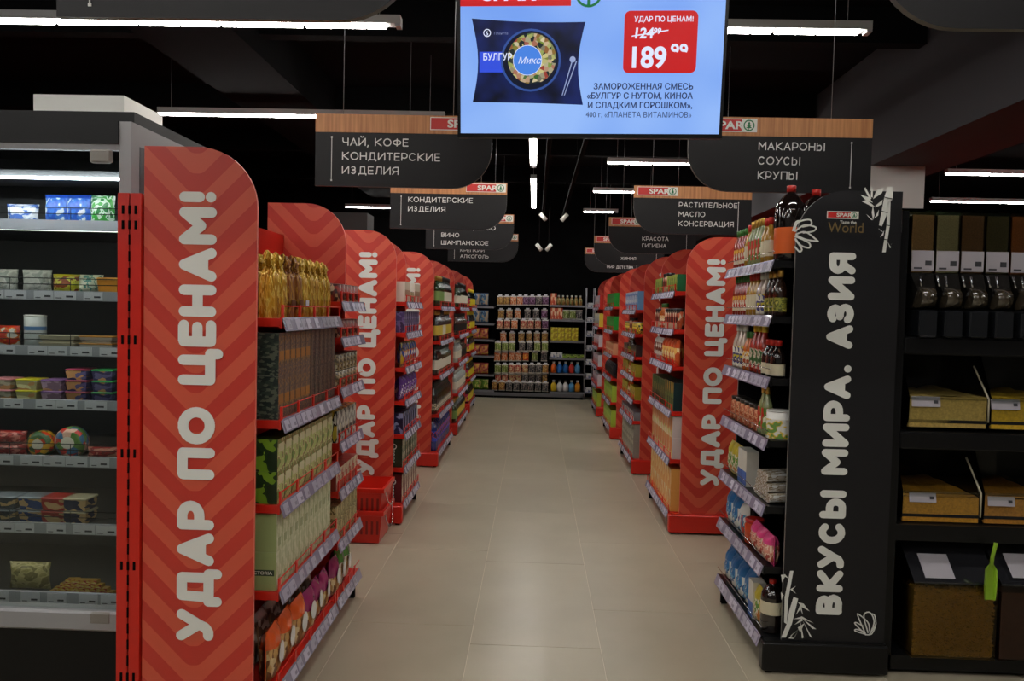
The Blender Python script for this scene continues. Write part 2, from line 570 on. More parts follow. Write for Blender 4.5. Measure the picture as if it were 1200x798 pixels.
rng = [[(G, G, -.006), (TW - G, G, -.006), (TW - G, TL - G, -.006), (G, TL - G, -.006)],
       [(G, G, -.0005), (TW - G, G, -.0005), (TW - G, TL - G, -.0005), (G, TL - G, -.0005)],
       [(G + .0005, G + .0005, 0), (TW - G - .0005, G + .0005, 0), (TW - G - .0005, TL - G - .0005, 0), (G + .0005, TL - G - .0005, 0)]]
tme = tm.loft(rng, TILE).mesh('floor_tile')
off = {-1: 3.78, 0: 3.57, 1: 4.04, 2: 3.68, -2: 4.1}
rest = MB()
for i in range(-14, 14):
    x0 = -.264 + i * TW
    o0 = off.get(i, 3.5 + .31 * ((i * 7) % 4))
    y = o0 - 6 * TL
    while y < 14.3:
        if i in (-2, -1, 0, 1, 2) and y + TL > 1.5:
            t = bpy.data.objects.new('floor_tile', tme); t.location = (x0, y, 0); lk(t, flo)
        elif abs(x0) < 7.9 and y > -3:
            rest.loft([[(x0 + p[0], y + p[1], p[2]) for p in r] for r in rng], TILE)
        y += TL
tag(rest.build('outer_floor_tiles', flo), 'beige floor slabs away from the aisle', kind='stuff')

# columns with beams over them
CGREY = mat('soffit_grey', (48, 47, 50), .85)
def column(px0, px1, Y, depth, ztop, label_x=None):
    x0, _ = proj_point(px0, 150, Y); x1, _ = proj_point(px1, 150, Y)
    return x0, x1
structure(MB().box(-2.70, -2.21, 4.15, 4.58, 0, 2.64, WHT), 'column')
structure(MB().box(2.71, 3.18, 6.6, 6.95, 0, 2.81, WHT), 'column')
structure(MB().box(-2.95, -2.45, 11.3, 11.75, 0, 2.9, mat('unlit_white_column', (96, 95, 94), .7)), 'column')  # white column too, its lack of light put into a grey colour
structure(MB().box(2.74, 3.4, -3, 14.3, 2.812, CEIL, CGREY), 'ceiling_beam')
structure(MB().box(-2.75, -2.05, -3, 14.3, 3.36, CEIL, BLKM), 'ceiling_beam')
for i, y in enumerate((5.7, 7.9, 9.9, 12.0)):
    structure(MB().box(-8.2, 2.72, y, y + .12, 3.5, CEIL, mat('purlin_black', (10, 10, 11), .9, spec=.1)), 'ceiling_purlin')
# cable tray and pipes under the ceiling
def thing1(mb, name, label, cat, group=None):
    return tag(mb.build(name), label, cat, group)

# ------------------------------------------------------------------ ceiling lamps
LENS = mat('lamp_lens', (255, 255, 255), .4, emit=(255, 252, 246), strength=LAMP)
HOUS = mat('lamp_housing', (200, 200, 198), .5)
rows_of = {}
for (x0, x1, y0, y1, z, side) in FIX:
    rows_of.setdefault(side, []).append((x0, x1, y0, y1, z))
for side, L in rows_of.items():
    for n, (x0, x1, y0, y1, z) in enumerate(L):
        root = empty('ceiling_lamp', ((x0 + x1) / 2, (y0 + y1) / 2, z))
        nm = {'left': 'over the left side', 'right': 'over the right side', 'far right': 'beyond the right beam', 'aisle': 'along the middle of the aisle'}[side]
        tag(root, 'bright linear lamp %s, %s from the camera end' % (nm, ORD[n]), 'lamp', 'linear ceiling lamps')
        tr = y0 == y1
        Lh = (x1 - x0) if tr else (y1 - y0)
        def place(mb, a, b, wdt, z0, z1, m):
            if tr: mb.box(x0 + a, x0 + b, y0 - wdt / 2, y0 + wdt / 2, z0, z1, m)
            else: mb.box(x0 - wdt / 2, x0 + wdt / 2, y0 + a, y0 + b, z0, z1, m)
        h = MB(); place(h, -.01, Lh + .03, .075, z + .012, z + .06, HOUS); place(h, Lh + .0, Lh + .03, .07, z - .002, z + .02, LGREY)
        h.build('housing', root)
        k = int(Lh / .5)
        for j in range(k + 1):
            a = j * .5; b = min(a + .49, Lh)
            if b - a < .1: continue
            mm = MB(); q = a
            while q < b - .05:
                place(mm, q, min(q + .112, b), .062, z, z + .012, LENS); q += .1215
            mm.build('lamp_lens', root)
        wr = MB()
        for a in (.1, Lh - .1):
            p = (x0 + a, y0) if tr else (x0, y0 + a)
            wr.tube([(p[0], p[1], z + .05), (p[0], p[1], CEIL)], .0022, GREY, 4)
        wr.build('suspension_wire', root)
# spot lamps on two tracks
trk = MB()
for y in (6, 8.5, 11, 13): trk.tube([(.09, y, 3.06), (.09, y, CEIL)], .003, BLKM, 4)
trk.box(.07, .11, 5.8, 13.4, 3.04, 3.07, BLKM)
thing1(trk, 'lighting_track', 'thin black track running beside the aisle lamps, nearer the middle', 'track')
trk = MB()
for y in (6, 8.5, 11, 12.5): trk.tube([(.41, y, 3.06), (.41, y, CEIL)], .003, BLKM, 4)
trk.box(.39, .43, 5.8, 12.6, 3.04, 3.07, BLKM)
thing1(trk, 'lighting_track', 'thin black track to the right of the other track', 'track')
SPT = mat('spot_white', (215, 213, 205), .4)
for x, y, z, dx, lb in ((.09, 6.3, 3.0, .05, 'white spot lamp just below the screen, left one'), (.41, 6.3, 3.0, -.05, 'white spot lamp just below the screen, right one'),
                    (.09, 12.0, 2.98, .05, 'small white spot lamp on the far end of the left track'), (.41, 12.0, 2.98, -.05, 'small white spot lamp on the far end of the right track'),
                    (.04, 13.0, 2.60, .05, 'lowest small white spot lamp, left of its pair'), (.20, 13.0, 2.60, -.05, 'lowest small white spot lamp, right of its pair')):
    r = empty('spot_lamp', (x, y, z)); tag(r, lb, 'spot lamp', 'white spot lamps')
    MB().tube([(x, y, z), (x, y, 3.045 if z > 2.9 else CEIL)], .008, BLK, 6).build('stem', r)
    MB().tube([(x - dx * .8, y, z + .045), (x + dx * .8, y - .02, z - .055)], .032, SPT, 12).build('lamp_head', r)

# ------------------------------------------------------------------ hanging signs
SREADABLE = mat('sign_print', (232, 230, 226), .5)
SRED = mat('logo_red', (200, 40, 36), .45)
SGRN = mat('logo_green', (20, 120, 70), .45)
SWHT = mat('logo_white', (235, 233, 226), .5)
def spar_logo(parent, x0, z0, wd, y, local=False):
    """red strip with the word and a fir tree in a ring"""
    h = wd * .19
    l = MB()
    l.box(x0 - .004, x0 + wd + .004, y, y + .0015, z0 - .004, z0 + h + .004, SWHT)
    l.box(x0, x0 + wd * .76, y - .001, y, z0, z0 + h, SRED)
    cx, cz = x0 + wd * .88, z0 + h / 2
    n = 18
    for i in range(n):
        a, b = 2 * PI * i / n, 2 * PI * (i + 1) / n
        l.face([(cx + q * math.cos(t), y - .001, cz + q * math.sin(t)) for q, t in ((h * .48, a), (h * .48, b), (h * .38, b), (h * .38, a))], SGRN)
    for k in range(3):
        s = h * (.12 + .08 * k); zz = cz + h * (.28 - .18 * k)
        l.face([(cx - s, y - .001, zz - h * .16), (cx + s, y - .001, zz - h * .16), (cx, y - .001, zz + h * .08)], SGRN)
    l.face([(cx - h * .03, y - .001, cz - h * .4), (cx + h * .03, y - .001, cz - h * .4), (cx + h * .03, y - .001, cz), (cx - h * .03, y - .001, cz)], SGRN)
    lo = l.build('logo', parent, local)
    text('SPAR', h * .92, SWHT, (x0 + wd * .28, y - .0025, z0 + h * .18), lo if not local else lo, bold=.03, sx=1.3)
    return lo

def hang_sign(xa, xb, Y, ztop, h, lines, label, left, tsize=.052, tx=.14, logo=True, rad=.2):
    root = empty('hanging_sign', ((xa + xb) / 2, Y, ztop)); tag(root, label, 'sign', 'dark hanging aisle signs')
    th = .02
    # curved corner at the aisle side
    def shape(z1, z0):
        if left:
            p = [(xa, z1), (xa, z0)]
            p += [(xb - rad + rad * math.sin(a), z0 + rad - rad * math.cos(a)) for a in [PI / 2 * i / 10 for i in range(11)]]
            p += [(xb, z1)]
        else:
            p = [(xb, z1), (xb, z0)]
            p += [(xa + rad - rad * math.sin(a), z0 + rad - rad * math.cos(a)) for a in [PI / 2 * i / 10 for i in range(11)]]
            p += [(xa, z1)]
        return p
    wz = ztop - .092
    MB().prism(shape(wz, ztop - h), Y, Y + th, DARK, mat('sign_edge', (96, 92, 86), .5)).build('sign_board', root)
    MB().box(xa, xb, Y - .002, Y + th + .002, wz, ztop, WOOD).build('wood_strip', root)
    if logo:
        lw = .3
        spar_logo(root, (xb - lw - .012) if left else xa + .0 + .03, wz + .022, lw, Y - .006)
    wr = MB()
    for x in (xa + .14, xb - .2):
        wr.tube([(x, Y + .01, ztop), (x, Y + .01, CEIL)], .0016, GREY, 4)
    wr.build('suspension_wire', root)
    # dotted rule beside the text
    x = xa + .085 if left else xb - .1
    rl = MB().box(x - .0015, x + .0015, Y - .003, Y - .001, ztop - h + .03, wz - .025, SREADABLE)
    for z in (ztop - h + .03, wz - .025):
        rl.box(x - .004, x + .004, Y - .003, Y - .001, z - .004, z + .004, SREADABLE)
    rl.build('rule_line', root)
    top = wz - .028 - tsize * .78
    for i, s in enumerate(lines):
        if s: sign_text(s, tsize * .78, SREADABLE, (xa + tx) if left else (xb - .555), Y - .003, top - i * tsize * 1.38, root, 1.02 if left else .93)
    return root
# left row of signs, right row of signs
for n, (Y, zt, ls, lb) in enumerate([
    (1.95, 2.62, ['', 'ВОДА, СОК'], 'dark hanging sign at the upper left edge of the frame, cut off above'),
    (4.02, 2.53, ['ЧАЙ, КОФЕ', 'КОНДИТЕРСКИЕ', 'ИЗДЕЛИЯ'], 'dark hanging sign with wood top, three lines on tea, coffee and confectionery'),
    (6.1, 2.53, ['КОНДИТЕРСКИЕ', 'ИЗДЕЛИЯ'], 'dark hanging sign with wood top, two lines on confectionery'),
    (8.1, 2.53, ['НАПИТКИ, ПИВО', 'ВИНО', 'ШАМПАНСКОЕ'], 'dark hanging sign about wine and champagne, third behind the tea sign'),
    (10.15, 2.53, ['', 'КРЕПКИЙ', 'АЛКОГОЛЬ'], 'dark hanging sign about strong alcohol, furthest on the left')]):
    if n == 0:
        hang_sign(-1.21, -.305, Y, zt, .366, ls, lb, True, tx=.1)
    else:
        hang_sign(-1.145, -.24, Y, zt, .366, ls, lb, True, tx=.14 if n < 3 else .16, tsize=.052 if n < 3 else .057)
for n, (Y, zt, ls, lb) in enumerate([
    (1.95, 2.62, ['', 'ВЕСОВЫЕ'], 'dark hanging sign at the upper right corner of the frame, cut off'),
    (3.95, 2.53, ['МАКАРОНЫ', 'СОУСЫ', 'КРУПЫ'], 'dark hanging sign with wood top about pasta, sauces and grains'),
    (6.1, 2.53, ['РАСТИТЕЛЬНОЕ', 'МАСЛО', 'КОНСЕРВАЦИЯ'], 'dark hanging sign with wood top about vegetable oil and preserves'),
    (8.15, 2.53, ['', 'КРАСОТА', 'ГИГИЕНА'], 'dark hanging sign about beauty and hygiene, half hidden'),
    (10.15, 2.53, ['', '', 'ХИМИЯ'], 'dark hanging sign with one short word, second furthest on the right'),
    (12.1, 2.53, ['', '', 'МИР ДЕТСТВА'], 'dark hanging sign, furthest and smallest on the right')]):
    if n == 0:
        r0 = hang_sign(.80, 1.72, Y, zt, .366, ls, lb, False)
    else:
        hang_sign(.74, 1.64, Y, zt, .366, ls, lb, False)
    
# ------------------------------------------------------------------ screen
TVY = 2.95
tx_, tz_ = proj_point(692, 68, TVY)
tv = empty('television'); tv.matrix_basis = Matrix.Translation((tx_, TVY, tz_)) @ Matrix.Rotation(math.radians(-1.5), 4, 'Z') @ Matrix.Rotation(math.radians(8), 4, 'X') @ Matrix.Rotation(math.radians(-.4), 4, 'Y')
tag(tv, 'large lit advertising screen hanging above the aisle', 'screen')
TW2, TH2 = .484, .272
def tb(name, mb): return mb.build(name, tv, True)
b = MB(); b.box(-TW2 - .012, TW2 + .012, 0, .05, -TH2 - .016, TH2 + .012, BLK); b.box(-.3, .3, .05, .09, -.2, .2, BLK)
tb('casing', b)
SCRN = lum('screen_blue', (128, 172, 245), 1.0, (2.0, (116, 160, 240), (150, 188, 250)))
tb('display_glass', MB().box(-TW2, TW2, -.002, 0, -TH2, TH2, SCRN))
def tvp(px, py):
    """place on the screen of a spot seen in the photograph"""
    d = CR @ Vector(((px - 600) / F, -(py - 399) / F, -1.0))
    inv = tv.matrix_basis.inverted()
    o = inv @ Vector((0, 0, EYE)); dv = inv.to_3x3() @ d
    t = -o.y / dv.y
    return (o.x + dv.x * t, o.z + dv.z * t)
def tpoly(mb, pts, y, m): mb.face([(p[0], y, p[1]) for p in pts], m)
def tquad(px0, py0, px1, py1):
    a = tvp(px0, py0); c = tvp(px1, py1)
    return a[0], a[1], c[0], c[1]
LR = lum('screen_red', (196, 26, 30)); LW = lum('screen_white', (225, 232, 255)); LN = lum('screen_navy_text', (28, 34, 74))
LG = lum('screen_green', (20, 110, 60)); LDB = lum('screen_pack', (20, 28, 70), 1.0, (9.0, (8, 12, 30), (20, 34, 92)))
LB = lum('screen_band', (50, 80, 220)); LBB = lum('screen_disc', (70, 130, 225)); LP = lum('screen_bowl', (10, 18, 40))
LF = lum('screen_food', (120, 120, 60), 1.0, (70.0, (40, 90, 40), (200, 190, 130), (110, 140, 50), (150, 60, 50), (210, 200, 160), (30, 40, 40)))
b = MB()
x0, z0, x1, z1 = tquad(545, 0, 669, 7)
b.box(-TW2, x1, -.0035, -.002, z1, TH2 - .02, LR)
sp_ = b.build('screen_banner', tv, True)
h_ = (TH2 - .02 - z1)
text('SPAR', h_ * 1.0, LW, (tvp(565, 3)[0], -.005, z1 + .02), tv, bold=.03, local=True, sx=1.25)
b = MB(); cx, cz = tvp(690, -8); rr = .05
for i in range(24):
    a, c = 2 * PI * i / 24, 2 * PI * (i + 1) / 24
    b.face([(cx + q * math.cos(t), -.004, cz + q * math.sin(t)) for q, t in ((rr, a), (rr, c), (rr * .82, c), (rr * .82, a))], LG)
tpoly(b, [(cx - .035, cz - .022), (cx + .035, cz - .022), (cx, cz + .04)], -.004, LG)
tpoly(b, [(cx - .005, cz - .045), (cx + .005, cz - .045), (cx + .005, cz), (cx - .005, cz)], -.004, LG)
b.build('screen_emblem', tv, True)
# frozen mix bag shown on the screen
tl, tr_, br, bl = tvp(553, 22), tvp(686, 26), tvp(683, 123), tvp(554, 120)
b = MB(); P = []
for i in range(9): t = i / 8; P.append((tl[0] + (tr_[0] - tl[0]) * t, tl[1] + (tr_[1] - tl[1]) * t - .006 * math.sin(PI * t)))
for i in range(1, 9): t = i / 8; P.append((tr_[0] + (br[0] - tr_[0]) * t - .022 * math.sin(PI * t), tr_[1] + (br[1] - tr_[1]) * t))
for i in range(1, 9): t = i / 8; P.append((br[0] + (bl[0] - br[0]) * t, br[1] + (bl[1] - br[1]) * t + .002 * math.sin(PI * t)))
for i in range(1, 8): t = i / 8; P.append((bl[0] + (tl[0] - bl[0]) * t + .022 * math.sin(PI * t), bl[1] + (tl[1] - bl[1]) * t))
tpoly(b, P[::-1], -.004, LDB)
x0, z0, x1, z1 = tquad(562, 61, 622, 85)
tpoly(b, [(x0, z1), (x1, z1), (x1, z0), (x0, z0)], -.005, LB)
def disc(mb, c, r, y, m, n=28, r0=0):
    if r0 == 0: mb.face([(c[0] + r * math.cos(2 * PI * i / n), y, c[1] + r * math.sin(2 * PI * i / n)) for i in range(n)], m)
    else:
        for i in range(n):
            a, e = 2 * PI * i / n, 2 * PI * (i + 1) / n
            mb.face([(c[0] + q * math.cos(t), y, c[1] + q * math.sin(t)) for q, t in ((r, a), (r, e), (r0, e), (r0, a))], m)
cb = tvp(622, 71)
disc(b, cb, .112, -.0055, lum('screen_bowl_rim', (50, 80, 150)), r0=.104); disc(b, cb, .104, -.0056, LP)
disc(b, (cb[0] + .004, cb[1] + .006), .09, -.006, LF); disc(b, (cb[0] - .012, cb[1]), .052, -.0066, LBB); disc(b, (cb[0] - .012, cb[1]), .054, -.0064, LW, r0=.0515)
cl = tvp(571, 39); disc(b, cl, .014, -.0066, LW, r0=.011)
fk = lum('screen_fork', (150, 165, 205))
p, q = tvp(660, 112), tvp(673, 72)
for o_ in (-.004, .004): tpoly(b, [(p[0] + o_ - .0015, p[1]), (p[0] + o_ + .0015, p[1]), (q[0] + o_ * 2 + .002, q[1]), (q[0] + o_ * 2 - .002, q[1])], -.006, fk)
disc(b, tvp(671, 70), .011, -.0062, fk)
b.build('screen_product_picture', tv, True)
def ttext(s, px, py, size, m, bold=.0, align='LEFT', shear=0, sx=1.0, y=-.008):
    c = tvp(px, py); text(s, size, m, (c[0], y, c[1]), tv, bold=bold, align=align, local=True, shear=shear, sx=sx)
ttext('БУЛГУР', 566, 71, .034, LW, .01, sx=.84)
ttext('Микс', 620, 75, .033, LW, .0, 'CENTER', .3)
ttext('5', 571, 42, .02, LW, .02, 'CENTER')
ttext('Планета', 579, 41, .013, lum('screen_dim', (120, 130, 170)), 0)
# price tag
x0, z0, x1, z1 = tquad(732, 13, 815, 86)
def rrect(x0, x1, z0, z1, r, n=5):
    P = []
    for cx_, cz_, a0 in ((x1 - r, z0 + r, -90), (x1 - r, z1 - r, 0), (x0 + r, z1 - r, 90), (x0 + r, z0 + r, 180)):
        P += [(cx_ + r * math.cos(math.radians(a0 + 90 * i / n)), cz_ + r * math.sin(math.radians(a0 + 90 * i / n))) for i in range(n + 1)]
    return P
b = MB(); tpoly(b, rrect(x0, x1, z1, z0, .022), -.005, LR)
b.build('screen_price_tag', tv, True)
ttext('УДАР ПО ЦЕНАМ!', 743, 26, .026, LW, .012, sx=.95)
ttext('124', 741, 45, .05, LW, .03, shear=.1); ttext('99', 765, 40, .028, LW, .03, shear=.15)
c0, c1 = tvp(740, 43), tvp(783, 36)
b = MB(); tpoly(b, [(c0[0], c0[1] - .002), (c1[0], c1[1] - .002), (c1[0], c1[1] + .002), (c0[0], c0[1] + .002)], -.009, LW); b.build('strike_line', tv, True)
ttext('189', 735, 79, .101, LW, .03, sx=.94); ttext('99', 785, 67, .064, LW, .025)
for i, s in enumerate(['ЗАМОРОЖЕННАЯ СМЕСЬ', '«БУЛГУР С НУТОМ, КИНОА', 'И СЛАДКИМ ГОРОШКОМ»,']):
    ttext(s, 812 - i * .5, 105 + i * 11.0, .0295, LN, .018, 'RIGHT', sx=.99)
ttext('400 г, «ПЛАНЕТА ВИТАМИНОВ»', 810, 138, .0275, LN, 0, 'RIGHT', sx=.93)
b = MB()
for x in (-.25, .25): b.tube([tuple(tv.matrix_basis @ Vector((x, .07, .15))), (tx_ + x, TVY + .1, CEIL)], .018, BLK, 8)
b.build('ceiling_bracket', tv)

# ------------------------------------------------------------------ product makers (front faces -y, base at z=0, origin at centre of base)
class Kind:
    def __init__(self, root, w, d, h, desc, cat, group): self.root, self.w, self.d, self.h, self.desc, self.cat, self.group, self.used = root, w, d, h, desc, cat, group, False
KINDS = {}
def reg(key, root, w, d, h, desc, cat, group):
    KINDS[key] = Kind(root, w, d, h, desc, cat, group)
    return KINDS[key]
def carton(key, name, w, d, h, body, front, desc, label=None, side=None, cat='box'):
    mb = MB(); mb.box(-w / 2, w / 2, -d / 2, d / 2, 0, h, body, front, side)
    o = mb.build(name)
    if label:
        a, b_, c, e, m = label
        MB().box(-w / 2 + a * w, -w / 2 + b_ * w, -d / 2 - .001, -d / 2, c * h, e * h, m).build('label_panel', o, True)
    return reg(key, o, w, d, h, desc, cat, desc + ' group')
def bag(key, name, w, d, h, low, top, desc, oval=None, split=.62, crinkle=.004, seed=1, lean=0.0, cat='bag'):
    rnd = random.Random(seed)
    nx, nz = 10, 9
    def yy(u, v):
        s = max(0.0, 1 - abs(u) ** 2.4) ** .55 * max(0.0, math.sin(PI * min(1, max(0, v)))) ** .45
        return s * d / 2
    mb = MB()
    grid = {}
    vs = []
    for side in (-1, 1):
        for j in range(nz + 1):
            for i in range(nx + 1):
                u = -1 + 2 * i / nx; v = j / nz
                ww = w / 2 * (1 - .08 * math.sin(PI * v))
                k = 0 if i in (0, nx) or j in (0, nz) else rnd.uniform(-crinkle, crinkle)
                grid[(side, i, j)] = len(vs)
                vs.append((u * ww, side * (yy(u, v) + .0015) + k + lean * v * h, v * h))
    for side in (-1, 1):
        for j in range(nz):
            for i in range(nx):
                q = [grid[(side, i, j)], grid[(side, i + 1, j)], grid[(side, i + 1, j + 1)], grid[(side, i, j + 1)]]
                if side == 1: q = q[::-1]
                m = top if (j + .5) / nz > split or j == 0 else low
                mb.raw([vs[x] for x in q], [(0, 1, 2, 3)], m, True)
    for j in range(nz):
        for i, s in ((0, 1), (nx, -1)):
            q = [grid[(-1, i, j)], grid[(-1, i, j + 1)], grid[(1, i, j + 1)], grid[(1, i, j)]]
            mb.raw([vs[x] for x in (q if i else q[::-1])], [(0, 1, 2, 3)], top, False)
    me = mb.mesh(name)
    bm = bmesh.new(); bm.from_mesh(me); bmesh.ops.remove_doubles(bm, verts=bm.verts, dist=.0004); bm.to_mesh(me); bm.free()
    o = bpy.data.objects.new(name, me); COL.objects.link(o)
    if oval:
        cz, rx, rz_, m, name2 = oval
        lb = MB(); n = 14
        ctr = (0, -yy(0, cz) - .004 + lean * cz * h, cz * h)
        ring = []
        for i in range(n):
            a = 2 * PI * i / n; u = rx * math.cos(a); v = cz + rz_ * math.sin(a)
            ring.append((u * w / 2, -yy(u, v) - .005 - crinkle + lean * v * h, v * h))
        for i in range(n): lb.face([ctr, ring[i], ring[(i + 1) % n]], m, True)
        lb.build(name2, o, True)
    return reg(key, o, w, d, h, desc, cat, desc + ' group')
def bottle(key, name, r, h, body, cap, label, desc, shape='wine', seg=14, lab=(.18, .5), cat='bottle', capname='cap'):
    if shape == 'wine': pr = [(.7, 0), (1, .02), (1, .56), (.9, .64), (.45, .74), (.34, .82), (.34, .96)]; cp = (.38, .84, 1.0)
    elif shape == 'sauce': pr = [(.8, 0), (1, .03), (1, .52), (.85, .64), (.42, .78), (.36, .88)]; cp = (.46, .84, 1.0)
    elif shape == 'spirit': pr = [(.9, 0), (1, .02), (1, .62), (.85, .68), (.34, .74), (.32, .9)]; cp = (.36, .85, 1.0)
    elif shape == 'jar': pr = [(.9, 0), (1, .04), (1, .74), (.86, .84), (.86, .88)]; cp = (.92, .84, 1.0)
    elif shape == 'big': pr = [(.88, 0), (1, .03), (1, .30), (.96, .33), (1, .36), (1, .66), (.92, .74), (.62, .84), (.26, .9), (.24, .94)]; cp = (.30, .915, 1.0)
    elif shape == 'tin': pr = [(.97, 0), (1, .01), (1, .97)]; cp = (1.02, .955, 1.0)
    else: pr = [(1, 0), (1, .02), (1, .66), (.9, .76), (.5, .86), (.4, .9)]; cp = (.5, .88, 1.0)
    o = MB().lathe([(a * r, b_ * h) for a, b_ in pr], body, seg).build(name)
    MB().lathe([(cp[0] * r, cp[1] * h), (cp[0] * r * 1.03, cp[2] * h - .002), (cp[0] * r * .85, cp[2] * h)], cap, seg).build(capname, o, True)
    if label:
        MB().lathe([(r * 1.012, lab[0] * h), (r * 1.012, lab[1] * h)], label, seg, cap=False).build('label_sleeve', o, True)
    return reg(key, o, 2 * r, 2 * r, h, desc, cat, desc + ' group')
def tub(key, name, w, d, h, body, lid, desc, cat='tub', label=None):
    t = .82
    mb = MB(); mb.loft([[(-w / 2 * s, -d / 2 * s, z), (w / 2 * s, -d / 2 * s, z), (w / 2 * s, d / 2 * s, z), (-w / 2 * s, d / 2 * s, z)] for s, z in ((t, 0), (.96, h * .86))], body)
    o = mb.build(name)
    MB().bbox(-w / 2, w / 2, -d / 2, d / 2, h * .82, h, .003, lid).build('lid', o, True)
    return reg(key, o, w, d, h, desc, cat, desc + ' group')

def put(key, loc, rz, label, sz=1.0, lay=0):
    k = KINDS[key]
    o = k.root if not k.used else copy_tree(k.root)
    k.used = True
    if sz < 1: loc = (loc[0], loc[1], loc[2] - lay * (k.h + .0008) * (1 - sz))
    o.matrix_basis = Matrix.Translation(loc) @ Matrix.Rotation(rz, 4, 'Z') @ Matrix.Diagonal((1, 1, sz, 1))
    tag(o, label, k.cat, k.group)
    return o

# shelf heights of the display ends, top to bottom
A1 = [1.50, 1.13, .82, .50, .145]
A2 = [1.57, 1.40, 1.16, .90, .67, .42, .145]
L7 = [1.59, 1.37, 1.12, .88, .64, .40, .145]
L5 = [1.57, 1.23, .89, .51, .145]
K7 = [1.79, 1.55, 1.28, 1.01, .72, .455, .145]
R1L = [1.71, 1.44, 1.18, .86, .52, .145]
R2L = [1.58, 1.35, 1.13, .93, .71, .51, .145]
R3L = [1.62, 1.33, 1.03, .74, .45, .145]
LEVELS = [A1, A2, L7, L5, K7, R1L, R2L, R3L]
LEVTOP = {'nearest left display': A1, 'far bay, nearest left display': A2, 'second left display': L7, 'third left display': L5, 'fourth left display': L5, 'furthest left display': L5, 'black display': K7,
          'first right red display': R1L, 'second right red display': R2L, 'third right red display': R3L, 'furthest right red display': R3L}
def fill(side, face, y0, y1, z, items, shelf, disp, layers=1, gap=.004, jit=.0, rows=1, setback=.019, end='camera'):
    """line products along a shelf; side -1 left display (fronts to +x), +1 right (fronts to -x). face = |x| of the fronts"""
    rz = PI / 2 if side < 0 else -PI / 2
    y = y0; idx = 0
    lv = next((L for L in LEVELS if z in L and L[0] == LEVTOP[disp][0] and len(L) == len(LEVTOP[disp])), [z])
    up_ = [q for q in lv if q > z + .01]
    room = (min(up_) - .036 - z) if up_ else 9
    seq = []
    for key, n in items:
        k = KINDS[key]
        c = 0
        while (n is None or c < n) and y + k.w <= y1 + .001:
            seq.append((key, y + k.w / 2, c)); y += k.w + gap; c += 1
    cnt = {}
    for key, yc, c in seq:
        k = KINDS[key]
        for L in range(layers if isinstance(layers, int) else layers.get(key, 1)):
            ly_ = layers if isinstance(layers, int) else layers.get(key, 1)
            for rr_ in range(rows):
                n = cnt.setdefault((key, L, rr_), 0); cnt[(key, L, rr_)] += 1
                lay = ''
                ly = layers if isinstance(layers, int) else layers.get(key, 1)
                if ly > 1: lay = ', ' + (['lower', 'upper'] if ly == 2 else ['lowest', 'middle', 'top'])[L] + ' layer'
                if rows > 1: lay = (', back row' if rr_ else ', front row') + lay
                lbl = '%s%s, %s from %s, %s, %s' % (k.desc, lay, ORD[n], end, shelf, disp)
                x = side * (face + setback + k.d / 2 + rr_ * (k.d + .006)) + random.uniform(-jit, jit)
                put(key, (x, yc + random.uniform(-jit, jit) * .4, z + .0005 + L * (k.h + .0008)), rz + random.uniform(-jit, jit) * 14, lbl, min(1.0, room / (ly_ * (k.h + .0012))), L)

